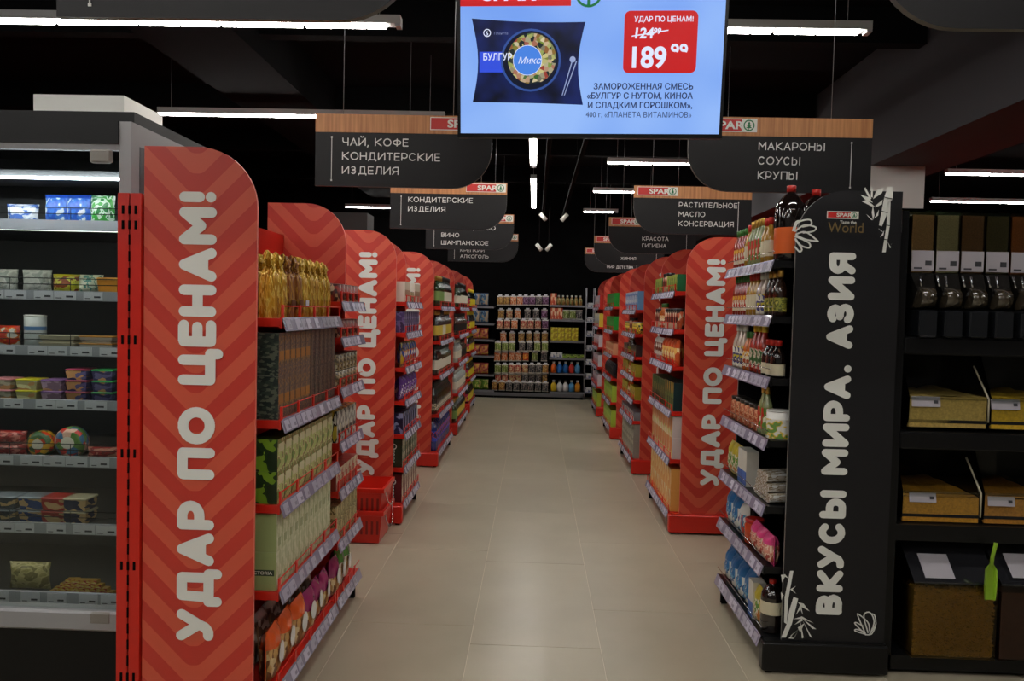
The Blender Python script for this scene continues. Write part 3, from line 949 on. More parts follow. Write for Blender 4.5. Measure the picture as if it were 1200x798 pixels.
# ------------------------------------------------------------------ display ends of the shelving rows
def stripe_panel(side, base, y, m, rim, z0=.16, z1=2.09, a_=.075, w_=.42):
    a = base + a_; b_ = a + w_; r = .21
    P = [(side * b_, z0), (side * a, z0)]
    P += [(side * (a + r - r * math.cos(t)), z1 - r + r * math.sin(t)) for t in [PI / 2 * i / 12 for i in range(13)]]
    P += [(side * b_, z1)]
    return MB().prism(P, y, y + .014, m, rim)
class Disp: pass
def display(side, base, y0, y1, bays, label, red=True, near_text=True, leds=False, cards=True, dep=.52, near=(.075, .42), far=(.075, .42)):
    """bays: list of (ya, yb, [levels]); y0 / y1 = front of the near and of the far side panel"""
    S = RED if red else BLK
    root = empty('shelf_display', (side * (base + .25), (y0 + y1) / 2, 0))
    tag(root, label, 'display shelf')
    pm = CHEV if red else mat('black_panel_print', (15, 14, 19), .5)
    rim = RIM if red else mat('black_panel_edge', (120, 118, 116), .4)
    zt = .13 if red else .13
    pl = MB(); pl.bbox(side * base, side * (base + dep), y0 - .02, y0 + .035, .012, zt + .008, .006, S); pl.box(side * (base + .012), side * (base + dep - .01), y0 - .01, y0 + .03, zt, zt + .014, S)
    pl.box(side * (base + .10), side * (base + dep - .01), y0 + .035, y1 + .02, .012, .105, S)
    for yy in (y0 + .0, y1 - .06): pl.box(side * (base + .02), side * (base + .05), yy, yy + .03, 0, .11 if yy > y0 + .1 else .02, BLKM)
    pl.build('plinth', root)
    MB().box(side * (base + dep - .025), side * (base + dep - .005), y0 + .014, y1, zt, 1.92, S).build('back_panel', root)
    a = stripe_panel(side, base, y0, pm, rim, zt, 2.09, *near).build('side_panel', root)
    if near_text == 'ud':
        xb = side * (base + .075) + (-.132 if side < 0 else .27)
        tall_text('УДАР ПО ЦЕНАМ!', xb, .352, 1.94, y0 - .0015).build('lettering', a)
    c = stripe_panel(side, base, y1, pm, rim, zt, 2.09, *far).build('side_panel', root)
    n = 0
    tot = []
    for (ya, yb, lv) in bays:
        MB().box(side * (base + dep - .05), side * (base + dep - .025), ya - .004, ya + .02, zt, 1.9, S).build('upright', root)
        for z in lv:
            low = z < .2
            xf = base - (.0 if low else .0)
            sb = MB()
            sb.box(side * (xf + .012), side * (base + dep - .03), ya, yb, z - .03, z, S)
            sb.box(side * (xf + .006), side * (xf + .014), ya, yb, z - .034, z + .004, S)
            bks = []
            for yy in (ya + .002, yb - .012):   # brackets
                bk = MB().raw([(side * (base + dep - .03), yy, z - .1), (side * (base + dep - .03), yy + .01, z - .1), (side * (base + dep - .03), yy, z - .03), (side * (base + dep - .03), yy + .01, z - .03), (side * (base + .1), yy, z - .03), (side * (base + .1), yy + .01, z - .03)],
                       [(0, 2, 4), (1, 5, 3), (0, 1, 3, 2), (0, 4, 5, 1), (2, 3, 5, 4)], S); bks.append(bk)
            sh = sb.build('shelf', root)
            for bk in bks: bk.build('bracket', sh)
            # tilted price rail
            x_t, x_b = side * (xf + .004), side * (xf - .012)
            rl = MB()
            rl.raw([(x_t, ya + .002, z + .004), (x_t, yb - .002, z + .004), (x_b, yb - .002, z - .046), (x_b, ya + .002, z - .046),
                    (x_t + side * .003, ya + .002, z + .004), (x_t + side * .003, yb - .002, z + .004), (x_b + side * .003, yb - .002, z - .046), (x_b + side * .003, ya + .002, z - .046)],
                   [(0, 1, 2, 3), (7, 6, 5, 4), (0, 4, 5, 1), (3, 2, 6, 7), (0, 3, 7, 4), (1, 5, 6, 2)], RAIL)
            rl.build('price_rail', sh)
            y = ya + .02
            while cards and y < yb - .08:
                wd = random.choice((.055, .055, .07))
                cmb = MB()
                def q(yy, t): return (x_t + (x_b - x_t) * t - side * .0015, yy, z + .004 - .05 * t)
                cmb.face([q(y, .14), q(y, .9), q(y + wd, .9), q(y + wd, .14)][::(1 if side < 0 else -1)], CARD2 if random.random() < .5 else mat('price_card_grey', (172, 166, 184), .45))
                def q2(yy, t): return (x_t + (x_b - x_t) * t - side * .0022, yy, z + .004 - .05 * t)
                cmb.face([q2(y + wd * .55, .5), q2(y + wd * .55, .76), q2(y + wd * .9, .76), q2(y + wd * .9, .5)][::(1 if side < 0 else -1)], INK2)
                cmb.build('price_card', sh)
                y += wd + random.choice((.006, .012, .03, .06))
            # low fence of wire over the front edge
            if red:
                fm = MB()
                fm.tube([(side * (xf + .006), ya + .004, z + .045), (side * (xf + .006), yb - .004, z + .045)], .0025, REDP, 5)
                yy = ya + .01
                while yy < yb:
                    fm.box(side * (xf + .003), side * (xf + .009), yy - .009, yy + .009, z, z + .05, REDP); yy += max(.12, (yb - ya - .02) / 4.001)
                fm.build('fence', sh)
            else:
                fm = MB()
                fm.tube([(side * (xf + .006), ya + .004, z + .04), (side * (xf + .006), yb - .004, z + .04)], .002, STEEL, 5)
                fm.build('fence', sh)
    d = Disp(); d.root, d.side, d.base, d.bays, d.near = root, side, base, bays, a
    return d

LB_, RB_ = .91, .975
dA = display(-1, .905, 2.71, 4.15, [(2.80, 3.64, A1), (3.66, 4.14, A2)], 'red end display nearest on the left, with gold coffee bags on top', near_text='ud', dep=.465, near=(.067, .398), far=(.107, .42))
dC = display(-1, LB_, 5.52, 6.33, [(5.56, 6.31, L7)], 'second red end display on the left, behind the shopping baskets', near_text='ud', far=(.14, .45))
dE = display(-1, LB_, 7.58, 8.92, [(7.62, 8.90, L5)], 'third red end display on the left, full of bottles', near_text='ud')
dG = display(-1, LB_, 9.5, 10.9, [(9.54, 10.88, L5)], 'fourth red end display on the left', near_text='ud')
dI = display(-1, LB_ + .02, 11.55, 12.6, [(11.59, 12.58, L5)], 'furthest red end display on the left, before the back wall', near_text=None)
dK = display(1, 1.02, 3.39, 4.25, [(3.42, 4.24, K7)], 'black end display nearest on the right, with Asian sauces', red=False, dep=.54, near=(.085, .44), far=(.085, .44))
d1 = display(1, RB_, 5.51, 6.62, [(5.55, 6.60, R1L)], 'first red end display on the right, next behind the black one', near_text='ud')
d2 = display(1, RB_ - .015, 7.51, 8.66, [(7.55, 8.64, R2L)], 'second red end display on the right', near_text='ud')
d3 = display(1, RB_ - .03, 9.56, 10.7, [(9.60, 10.68, R3L)], 'third red end display on the right', near_text='ud')
d4 = display(1, RB_ - .04, 11.6, 12.7, [(11.64, 12.68, R3L)], 'furthest red end display on the right', near_text='ud')

# shelving rows that run off sideways behind the display ends
def row_shelving(side, x0, x1, y0, y1, S, label):
    root = empty('shelving_row', (side * (x0 + x1) / 2, (y0 + y1) / 2, 0)); tag(root, label, 'shelving')
    MB().box(side * x0, side * x1, y0 + .02, y1 - .02, .012, .14, S).build('plinth', root)
    yc = (y0 + y1) / 2
    MB().box(side * x0, side * x1, yc - .012, yc + .012, .14, 1.92, S).build('back_panel', root)
    for z in (.16, .55, .92, 1.28, 1.62):
        MB().box(side * (x0 + .004), side * x1, y0, yc - .012, z - .03, z, S).build('shelf', root)
        MB().box(side * (x0 + .004), side * x1, yc + .012, y1, z - .03, z, S).build('shelf', root)
    return root
for (y0, y1, w_) in ((5.6, 6.3, 'second'), (7.66, 8.85, 'third'), (9.58, 10.8, 'fourth'), (11.62, 12.55, 'furthest')):
    row_shelving(-1, 1.45, 6.2, y0, y1, RED, 'red shelving row behind the %s left end display' % w_)
for (y0, y1, w_) in ((5.6, 6.55, 'first red'), (7.6, 8.6, 'second red'), (9.65, 10.6, 'third red'), (11.7, 12.6, 'furthest red')):
    row_shelving(1, 1.52, 6.2, y0, y1, RED, 'red shelving row behind the %s right end display' % w_)
# perforated red upright beside the nearest left panel
up = empty('perforated_upright', (-1.41, 2.78, 0)); tag(up, 'tall red perforated shelving upright between fridge and chevron panel', 'upright')
MB().box(-1.458, -1.419, 2.70, 2.74, 0, 1.925, RED).box(-1.413, -1.376, 2.70, 2.74, 0, 1.925, RED).box(-1.420, -1.411, 2.706, 2.74, 0, 1.925, mat('slot_red', (140, 22, 14), .5)).build('channel', up)
sl = MB(); z = 1.87
while z > .02:
    if int((1.87 - z) / .2) % 2 == 0 and ((1.87 - z) % .4) < .09:
        for x in (-1.439, -1.416, -1.394): sl.box(x - .004, x + .004, 2.697, 2.7005, z - .018, z + .012, BLKM)
        z -= .052
    else:
        sl.box(-1.419, -1.413, 2.697, 2.7005, z - .02, z + .016, BLKM); z -= .058
sl.build('slots', up)
MB().box(-1.458, -1.443, 2.742, 4.1, 0, 1.92, RED).build('back_sheet', up)

# ------------------------------------------------------------------ lettering and ornaments of the black panel
bp = dK.near
yK = 3.39 - .0015
def kp(px, py): return proj_point(px, py, 3.39)
xk0 = kp(1002, 400)[0]
zb = kp(972, 720)[1]; zt_ = kp(986, 296)[1]
tall_text('ВКУСЫ МИРА. АЗИЯ', kp(995, 500)[0] + .0, zb, zt_, yK, LET, cap=.113).build('lettering', bp)
x0, z0 = kp(970, 255); x1, _ = kp(1005, 255)
spar_logo(bp, x0, z0, x1 - x0, yK)
GOLD = mat('dull_gold_print', (120, 100, 60), .5)
xx, zz = kp(970, 272)
text('World', .062, GOLD, (xx, yK, zz), bp, bold=.0, sx=.9)
xx, zz = kp(984, 262)
text('Taste the', .018, LET, (xx, yK - .001, zz), bp, bold=.02)
def pix_poly(mb, pts, m, y=None):
    mb.face([(lambda q: (q[0], yK if y is None else y, q[1]))(kp(*p)) for p in pts], m)
def smooth_line(L, k=5):
    if len(L) < 3: return L
    out = []
    for i in range(len(L) - 1):
        p0, p1, p2, p3 = L[max(i - 1, 0)], L[i], L[i + 1], L[min(i + 2, len(L) - 1)]
        for j in range(k):
            t = j / k
            out.append(tuple(.5 * (2 * p1[q] + (p2[q] - p0[q]) * t + (2 * p0[q] - 5 * p1[q] + 4 * p2[q] - p3[q]) * t * t + (3 * p1[q] - p0[q] - 3 * p2[q] + p3[q]) * t ** 3) for q in (0, 1)))
    return out + [L[-1]]
def pix_line(mb, pts, r, m=LET, y=None):
    L = smooth_line([kp(*p) for p in pts])
    ribbon(mb, L, r, m, lambda a, b: (a, yK if y is None else y, b))
def from_crop(cx, cy, s): return lambda x, y: (cx + x / s, cy + y / s)
# bamboo, upper right corner
c = from_crop(900, 200, 5.7)
bm_ = MB()
for st in ([(835, 108), (800, 108), (775, 180), (740, 365), (760, 372), (790, 300), (808, 215), (832, 190)], [(800, 215), (790, 370), (762, 545), (785, 545), (812, 370), (818, 200)]):
    pix_poly(bm_, [c(*p) for p in st], LET)
for lf in ([(615, 160), (672, 178), (700, 215), (650, 195)], [(625, 205), (690, 238), (712, 240), (660, 195)], [(650, 112), (690, 185), (680, 195), (640, 120)], [(690, 108), (700, 120), (698, 180), (685, 175)],
           [(700, 190), (760, 150), (775, 112), (720, 140)], [(655, 290), (700, 330), (690, 330), (662, 300)], [(700, 230), (710, 300), (700, 330), (692, 280)], [(708, 320), (740, 260), (735, 300)], [(715, 235), (765, 195), (760, 225), (720, 245)],
           [(735, 385), (770, 410), (755, 405)], [(748, 445), (775, 400), (770, 430)], [(795, 470), (818, 510), (825, 480), (815, 520)]):
    pix_poly(bm_, [c(*p) for p in lf], LET)
bm_.build('bamboo_print', bp)
jn = MB()
for a, b_ in (((775, 178), (830, 190)), ((752, 270), (795, 282)), ((790, 365), (812, 368)), ((775, 460), (800, 462))):
    pix_line(jn, [c(*a), c(*b_)], .0016, mat('black_panel_print', (15, 14, 19)), yK - .001)
jn.build('bamboo_joints', bp)
# lotus outline, left edge (overhangs the edge a little)
lo = MB()
for petal in ([(175, 400), (200, 345), (275, 328), (285, 360), (230, 375)], [(180, 405), (240, 365), (315, 378), (300, 405), (235, 415)], [(185, 425), (250, 410), (325, 465), (320, 470), (250, 460), (185, 430)],
              [(180, 440), (270, 480), (275, 515), (220, 500), (182, 455)], [(180, 460), (222, 520), (210, 542), (178, 510)], [(165, 400), (185, 345), (215, 335)]):
    pix_line(lo, [c(*p) for p in petal] , .0034)
lo.build('lotus_print', bp)
# bamboo lower left
c = from_crop(900, 640, 5.05)
bl = MB()
for st in ([(130, 145), (150, 145), (120, 310), (110, 460), (95, 450), (98, 300)], [(150, 300), (178, 310), (140, 460), (105, 540), (76, 540), (110, 460), (125, 380)]):
    pix_poly(bl, [c(*p) for p in st], LET)
for lf in ([(76, 170), (100, 165), (120, 190), (100, 180), (82, 215)], [(76, 270), (92, 290), (78, 318)], [(130, 255), (165, 235), (145, 255), (165, 280)], [(175, 330), (210, 340), (245, 385), (200, 360)],
           [(165, 405), (190, 345), (200, 360)], [(195, 345), (205, 405), (190, 370)], [(150, 430), (200, 415), (270, 455), (205, 430)], [(155, 465), (200, 425), (205, 440)], [(200, 425), (285, 490), (262, 488)],
           [(205, 440), (262, 545), (245, 530)], [(190, 440), (210, 540), (200, 545)], [(180, 490), (130, 530), (155, 545)], [(215, 455), (190, 510), (175, 480)], [(120, 545), (180, 490), (150, 548)]):
    pix_poly(bl, [c(*p) for p in lf], LET)
bl.build('bamboo_print', bp)
l2 = MB()
for petal in ([(570, 515), (515, 460), (520, 450), (560, 470)], [(575, 515), (530, 410), (540, 405), (590, 450), (600, 500)], [(590, 510), (565, 410), (600, 390), (625, 440), (610, 505)], [(570, 518), (515, 500), (520, 490), (560, 500)],
              [(600, 515), (635, 460), (630, 410), (615, 400)], [(575, 522), (610, 518), (632, 480)]):
    pix_line(l2, [c(*p) for p in petal], .0026)
l2.build('lotus_print', bp)


# ================================================================== products
P = printed
# ---- nearest left display
TEAS = P('tea_side_print', [(30, 44, 42), (30, 44, 42), (48, 62, 54), (90, 98, 84)], 7, .35, 61, (1, 1, 3), kind='v')
GOLD1 = P('gold_foil', [(232, 186, 60), (246, 214, 100), (196, 148, 40)], 5, .24, 1, metal=.35, bump=1.0)
GOLD2 = P('gold_foil_brown', [(150, 92, 40), (196, 150, 60), (120, 70, 34)], 4, .3, 2, metal=.5, bump=.8)
def gold_bag(key, m1, m2, desc, seed=4, fat=1.0):
    rnd = random.Random(seed)
    w_, d_2, h = .082, .07, .235
    mb = MB(); rings = []
    for j, (z, s, tw) in enumerate([(0, .96, 0), (.02, 1, 0), (.07, 1.03, 0), (.12, 1, 0), (.158, .9, 0), (.176, .62, .2), (.188, .42, .4), (.2, .7, .7), (.216, 1.0, .9), (.228, 1.12, 1), (h, 1.0, 1.1)]):
        ring = []
        for i in range(16):
            a = 2 * PI * i / 16
            cx, sx_ = math.cos(a), math.sin(a)
            q = max(abs(cx), abs(sx_)); rx = fat * (w_ / 2) * cx / (q ** .6); ry = (d_2 / 2) * sx_ / (q ** .6)
            k = 1 + rnd.uniform(-.05, .05) * (1 if j < 5 else 5)
            sy = s if j < 7 else s * (.55 if j < 9 else .4)
            ring.append((rx * s * k * .86, ry * sy * k * .86, z + (rnd.uniform(-.007, .007) if 4 < j < 9 else rnd.uniform(-.022, .014) if j >= 9 else 0)))
        rings.append(ring)
    mb.loft(rings, m1, False)
    o = mb.build('foil_bag')
    MB().raw([(-.02, -.0385, .05), (.02, -.0385, .05), (.02, -.0385, .085), (-.02, -.0385, .085)], [(0, 1, 2, 3)], CARD) if False else None
    if m2: MB().bbox(-.022, .022, -.0355, -.0335, .045, .07, .0008, m2).build('front_label', o, True)
    return reg(key, o, .078, d_2, h, desc, 'bag', desc + ' group')
gold_bag('gold', GOLD1, None, 'shiny gold foil bag')
gold_bag('gold3', GOLD1, mat('pale_label', (205, 208, 222), .4), 'plump gold foil bag', 9, 1.08)
gold_bag('gold2', GOLD2, mat('brown_label', (110, 60, 34), .4), 'brown-gold foil bag')
TEAK = P('tea_dark', [(44, 46, 48), (62, 54, 50), (38, 52, 50)], 3, .35, 3, (1, 1, 2))
TEAB = P('tea_brown', [(92, 78, 78), (110, 92, 88), (150, 112, 60), (78, 66, 70)], 4, .35, 4, (1, 1, 2.2))
carton('tea_brown', 'tea_carton', .064, .10, .158, TEAK, TEAB, 'brown tea carton', (.1, .9, .36, .58, mat('amber_print', (168, 112, 52), .4)), TEAS)
carton('tea_dark', 'tea_carton', .064, .10, .158, TEAK, P('tea_blackfront', [(44, 38, 40), (60, 50, 48), (120, 100, 84)], 5, .3, 62, (1, 1, 3)), 'black tea carton', (.3, .5, .05, .95, mat('taupe_print', (120, 104, 92), .4)), TEAS)
carton('tea_green', 'tea_carton', .082, .11, .118, mat('leafgreen', (44, 82, 30), .35), P('green_front', [(176, 186, 110), (206, 200, 150), (140, 110, 60), (96, 130, 40)], 3.2, .35, 5), 'green leaf tea carton', (.12, .88, .6, .86, mat('cream_print', (212, 204, 170), .4)), P('green_side', [(26, 48, 26), (34, 62, 30), (120, 160, 44)], 2.4, .35, 8))
carton('tea_pale', 'tea_carton', .066, .115, .158, mat('sage_top', (186, 192, 150), .4), P('sage_front', [(196, 196, 160), (210, 208, 178), (182, 184, 142)], 3, .4, 6), 'pale sage tea carton', (.3, .7, .12, .34, mat('sage_print', (150, 156, 110), .4)), mat('sage_side', (156, 170, 112), .4))
COOK = P('cookies_seen', [(176, 120, 60), (205, 160, 100), (128, 80, 44), (222, 196, 150)], 7, .3, 7, bump=.5, kind='v')
ORG = mat('orange_film', (224, 88, 30), .25, coat=.5)
MAG = mat('magenta_film', (150, 40, 96), .25, coat=.5)
OVAL = mat('white_oval', (232, 228, 224), .35)
bag('cookie_orange', 'cookie_bag', .145, .075, .20, COOK, ORG, 'orange-topped cookie bag with white oval', (.52, .5, .2, OVAL, 'logo_oval'), .66, .004, 3)
bag('cookie_magenta', 'cookie_bag', .124, .06, .19, COOK, MAG, 'magenta-topped cookie bag with white oval', (.55, .5, .2, OVAL, 'logo_oval'), .6, .004, 5)
bag('cookie_green', 'cookie_bag', .12, .07, .2, P('waffle_seen', [(214, 196, 150), (232, 226, 214), (170, 130, 80)], 7, .3, 9, kind='v'), mat('green_film', (70, 140, 50), .25, coat=.5), 'green-topped biscuit bag', (.5, .5, .2, OVAL, 'logo_oval'), .7, .004, 6)
bag('cookie_dark', 'cookie_bag', .14, .08, .20, P('chocolate_seen', [(92, 60, 44), (130, 92, 64), (70, 46, 38), (190, 176, 160)], 7, .3, 10, kind='v'), mat('clear_wrap', (150, 140, 132), .15, coat=1), 'dark biscuit bag in clear wrap', None, .85, .004, 7)
D1 = 'nearest left display'
EN = 'near end'
S7 = ['top shelf', 'second shelf', 'third shelf', 'fourth shelf', 'fifth shelf', 'sixth shelf', 'bottom shelf']
f1 = .905
fill(-1, f1, 2.81, 3.64, A1[0], [('gold', 2), ('gold2', 2), ('gold3', 1), ('gold', None)], 'top shelf', D1, jit=.004, gap=.012, setback=.03)
fill(-1, f1 + .11, 2.83, 3.64, A1[0], [('gold3', None)], 'top shelf, back row', D1, jit=.003, gap=.018, setback=.03)
fill(-1, f1, 2.815, 3.63, A1[1], [('tea_brown', 6), ('tea_dark', None)], 'second shelf', D1, layers=2, gap=.003, setback=.02)
fill(-1, f1, 2.815, 3.63, A1[2], [('tea_green', None)], 'third shelf', D1, layers=2, gap=.004, setback=.02)
fill(-1, f1, 2.815, 3.63, A1[3], [('tea_pale', None)], 'fourth shelf', D1, layers=2, gap=.003, setback=.02)
# word on the side of the first pale cartons
for zc in (.58,):
    o = [x for x in COL.objects if x.name.startswith('tea_carton') and x.get('label', '').startswith('pale sage tea carton, lower layer, first')][0]
    MB().box(-.0334, -.0331, -.05, .05, .06, .085, mat('deep_green_band', (40, 58, 38), .4)).build('name_band', o, True)
    t = bpy.data.objects.new('lettering', text_mesh('VICTORIA', .019, LET, .01, 'CENTER')); COL.objects.link(t); t.parent = o
    t.matrix_basis = Matrix.Translation((-.0342, 0, .066)) @ Matrix.Rotation(-PI / 2, 4, 'Z') @ Matrix.Rotation(PI / 2, 4, 'X')
fill(-1, f1, 2.80, 3.64, A1[4], [('cookie_orange', 3), ('cookie_magenta', None)], 'bottom shelf', D1, gap=-.002, jit=.006, setback=.02)
fill(-1, f1 + .10, 2.82, 3.64, A1[4] + .075, [('cookie_orange', 2), ('cookie_dark', None)], 'bottom shelf pile', D1 + ' back row', gap=-.002, jit=.006, setback=.02) if False else None
fill(-1, f1 + .085, 2.80, 3.64, A1[4], [('cookie_dark', None)], 'bottom shelf back row', D1, gap=-.002, jit=.006, setback=.03)
# second bay
REDTIN = P('red_tin', [(150, 44, 34), (110, 36, 30), (196, 160, 120), (60, 30, 28)], 4, .3, 11, kind='v')
bottle('can_red', 'coffee_tin', .034, .085, REDTIN, mat('tin_lid', (120, 100, 92), .3, .6), None, 'small red coffee tin', 'tin', capname='lid')
bottle('jar_speck', 'coffee_jar', .034, .08, P('beige_speck', [(206, 196, 170), (150, 130, 90), (96, 80, 60)], 6, .3, 12, kind='v'), mat('dark_lid', (50, 46, 40), .35), None, 'speckled beige coffee jar', 'tin', capname='lid')
carton('bw_pack', 'coffee_pack', .075, .06, .15, P('bw_print', [(222, 220, 210), (40, 38, 40), (206, 180, 60)], 2.6, .35, 13), P('bw_print2', [(226, 224, 216), (36, 34, 36), (200, 196, 186)], 2.4, .35, 14), 'black and white coffee pack')
carton('red_pack', 'tea_carton', .07, .07, .10, mat('pack_red', (170, 60, 50), .4), P('red_cream', [(206, 190, 160), (170, 60, 46), (190, 80, 60)], 3, .4, 15), 'small red and cream tea carton')
carton('olive_pack', 'tea_carton', .085, .08, .085, P('olive_p', [(150, 140, 90), (110, 96, 50), (196, 180, 130)], 4, .4, 16), P('olive_q', [(160, 150, 96), (120, 104, 56), (200, 186, 130)], 4, .4, 17), 'olive brown tea carton')
D1b = 'far bay, nearest left display'
fill(-1, f1, 3.67, 4.13, A2[0], [('can_red', None)], 'top shelf', D1b, gap=.003)
fill(-1, f1, 3.67, 4.13, A2[1], [('can_red', None)], 'second shelf', D1b, gap=.003)
fill(-1, f1, 3.67, 4.13, A2[2], [('jar_speck', None)], 'third shelf', D1b, layers=2, gap=.003)
fill(-1, f1, 3.67, 4.13, A2[3], [('bw_pack', None)], 'fourth shelf', D1b, gap=.004)
fill(-1, f1, 3.67, 4.13, A2[4], [('red_pack', None)], 'fifth shelf', D1b, gap=.004)
fill(-1, f1, 3.67, 4.13, A2[5], [('olive_pack', None)], 'sixth shelf', D1b, layers=2, gap=.004)
fill(-1, f1, 3.66, 4.13, A2[6], [('cookie_magenta', 1), ('cookie_green', None)], 'bottom shelf', D1b, gap=.0, jit=.004)

# ---- second left display: chocolate and biscuits
carton('wafer_white', 'wafer_box', .042, .13, .145, mat('cream_box', (222, 212, 196), .4), mat('cream_box2', (206, 190, 168), .4), 'slim cream wafer box', (.1, .9, .3, .6, mat('wafer_brown', (150, 110, 80), .4)), mat('cream_side', (232, 224, 210), .4))
carton('choc_violet', 'chocolate_box', .05, .16, .15, P('violet_p', [(84, 72, 120), (120, 108, 160), (60, 50, 86)], 3, .3, 18), P('violet_q', [(86, 76, 124), (150, 140, 180), (60, 50, 86)], 3, .3, 19), 'violet chocolate box')
bag('snack_multi', 'sweet_bag', .10, .06, .18, P('multi_p', [(196, 170, 40), (60, 80, 150), (200, 60, 50), (230, 220, 200)], 3, .3, 20, kind='v'), P('multi_q', [(60, 80, 150), (40, 36, 60), (200, 180, 60)], 3, .3, 21), 'yellow and blue sweet bag')
bag('snack_purple', 'sweet_bag', .11, .07, .17, P('purple_p', [(110, 70, 150), (150, 120, 190), (80, 46, 110), (220, 210, 226)], 4, .25, 22), mat('purple_top', (104, 66, 150), .25), 'purple sweet bag')
carton('navy_box', 'biscuit_box', .07, .15, .15, mat('navy_body', (30, 34, 66), .35), mat('navy_front', (50, 54, 96), .35), 'navy biscuit box', (.2, .8, .2, .8, mat('navy_print', (120, 124, 160), .4)), P('navy_side', [(28, 30, 60), (40, 46, 90), (140, 150, 190)], 3, .35, 23))
carton('oat_green', 'cereal_box', .06, .16, .20, mat('green_body', (34, 56, 32), .35), P('green_f', [(60, 90, 50), (206, 200, 180), (40, 60, 36)], 3, .35, 24), 'dark green biscuit box with upright white word', None, mat('green_sd', (30, 50, 32), .35))
carton('oat_red', 'cereal_box', .06, .16, .20, mat('maroon_body', (96, 30, 34), .35), P('maroon_f', [(206, 190, 170), (130, 40, 46), (206, 200, 190)], 3, .35, 25), 'maroon biscuit box with upright white word', None, mat('maroon_sd', (92, 26, 32), .35))
D2 = 'second left display'
fill(-1, LB_, 5.58, 6.30, L7[0] - .0, [('wafer_white', 5), ('jar_speck', 3), ('wafer_white', None)], 'top shelf', D2, setback=.02)
fill(-1, LB_, 5.58, 6.30, L7[1], [('choc_violet', None)], 'second shelf', D2, jit=.003, gap=.02)
fill(-1, LB_, 5.58, 6.30, L7[2], [('snack_multi', None)], 'third shelf', D2, jit=.004)
fill(-1, LB_, 5.58, 6.30, L7[3], [('snack_purple', None)], 'fourth shelf', D2, jit=.004)
fill(-1, LB_, 5.58, 6.30, L7[4], [('navy_box', None)], 'fifth shelf', D2, gap=.03)
fill(-1, LB_, 5.58, 6.30, L7[5], [('oat_green', None)], 'sixth shelf', D2, gap=.02)
fill(-1, LB_, 5.58, 6.30, L7[6], [('oat_red', None)], 'bottom shelf', D2, gap=.02)
for nm in ('dark green biscuit box with upright white word, first', 'maroon biscuit box with upright white word, first'):
    o = [x for x in COL.objects if x.get('label', '').startswith(nm)][0]
    t = bpy.data.objects.new('lettering', text_mesh('Orens', .055, LET, .01, 'CENTER')); COL.objects.link(t); t.parent = o
    t.matrix_basis = Matrix.Translation((-.0308, .0, .10)) @ Matrix.Rotation(-PI / 2, 4, 'Z') @ Matrix.Rotation(PI / 2, 4, 'X') @ Matrix.Rotation(-PI / 2, 4, 'Z')

# ---- bottles on the left
GG = mat('green_bottle', (40, 62, 30), .12, coat=1.0); DG = mat('dark_bottle', (22, 24, 20), .12, coat=1.0)
BG = mat('brown_bottle', (60, 34, 16), .12, coat=1.0); CG = mat('pale_bottle', (170, 176, 170), .1, coat=1.0); BLUE = mat('blue_bottle', (28, 50, 130), .15, coat=1.0)
LBW = mat('paper_label', (214, 208, 188), .5); LBY = mat('yellow_label', (206, 180, 70), .5); LBB2 = mat('black_label', (34, 32, 32), .4); LBR = mat('red_label', (170, 40, 34), .45)
CAPR = mat('red_cap', (190, 36, 28), .35); CAPB = mat('black_cap', (26, 26, 26), .35); CAPG = mat('green_cap', (60, 120, 50), .4); CAPY = mat('yellow_cap', (222, 196, 40), .4); CAPW = mat('white_cap', (220, 220, 214), .4); CAPO = mat('gold_cap', (190, 150, 70), .3, .6)
bottle('wine_green', 'wine_bottle', .04, .30, GG, CAPO, mat('green_label', (120, 150, 80), .5), 'green wine bottle')
bottle('wine_dark', 'wine_bottle', .04, .31, DG, CAPB, LBW, 'dark wine bottle with cream label')
bottle('wine_yellow', 'wine_bottle', .042, .30, DG, CAPO, LBY, 'dark bottle with yellow label', 'spirit')
bottle('champ', 'sparkling_bottle', .047, .31, DG, CAPB, P('stripe_label', [(196, 186, 150), (60, 56, 50), (206, 200, 180)], 3, .4, 26), 'black sparkling wine bottle', lab=(.12, .34))
bottle('cola', 'drink_bottle', .05, .32, BLUE, CAPB, P('bluelab', [(40, 70, 190), (60, 100, 220), (200, 60, 70), (20, 30, 90)], 2.2, .3, 27), 'dark drink bottle with blue label', 'big', lab=(.3, .62))
bottle('vodka', 'spirit_bottle', .038, .28, CG, CAPW, LBW, 'clear spirit bottle with white label', 'spirit')
bottle('cognac', 'spirit_bottle', .044, .26, BG, CAPB, LBB2, 'brown spirit bottle with black label', 'spirit')
bottle('whisky', 'spirit_bottle', .042, .28, GG, CAPB, LBW, 'green spirit bottle with white label', 'spirit')
bottle('blacky', 'drink_bottle', .045, .28, DG, CAPY, P('yblab', [(206, 190, 40), (40, 40, 40), (180, 40, 90)], 3, .4, 28, kind='v'), 'black bottle with yellow patched label', 'sauce', lab=(.1, .5))
D3 = 'third left display'
for z, it, sh in ((L5[0], [('wine_green', 5), ('wine_dark', None)], 'top shelf'), (L5[1], [('wine_yellow', 4), ('wine_dark', 3), ('wine_yellow', None)], 'second shelf'),
              (L5[2], [('wine_dark', 4), ('whisky', None)], 'third shelf'), (L5[3], [('champ', None)], 'fourth shelf'), (L5[4], [('cola', None)], 'bottom shelf')):
    fill(-1, LB_, 7.63, 8.89, z, it, sh, D3, gap=.012, setback=.025)
D4 = 'fourth left display'
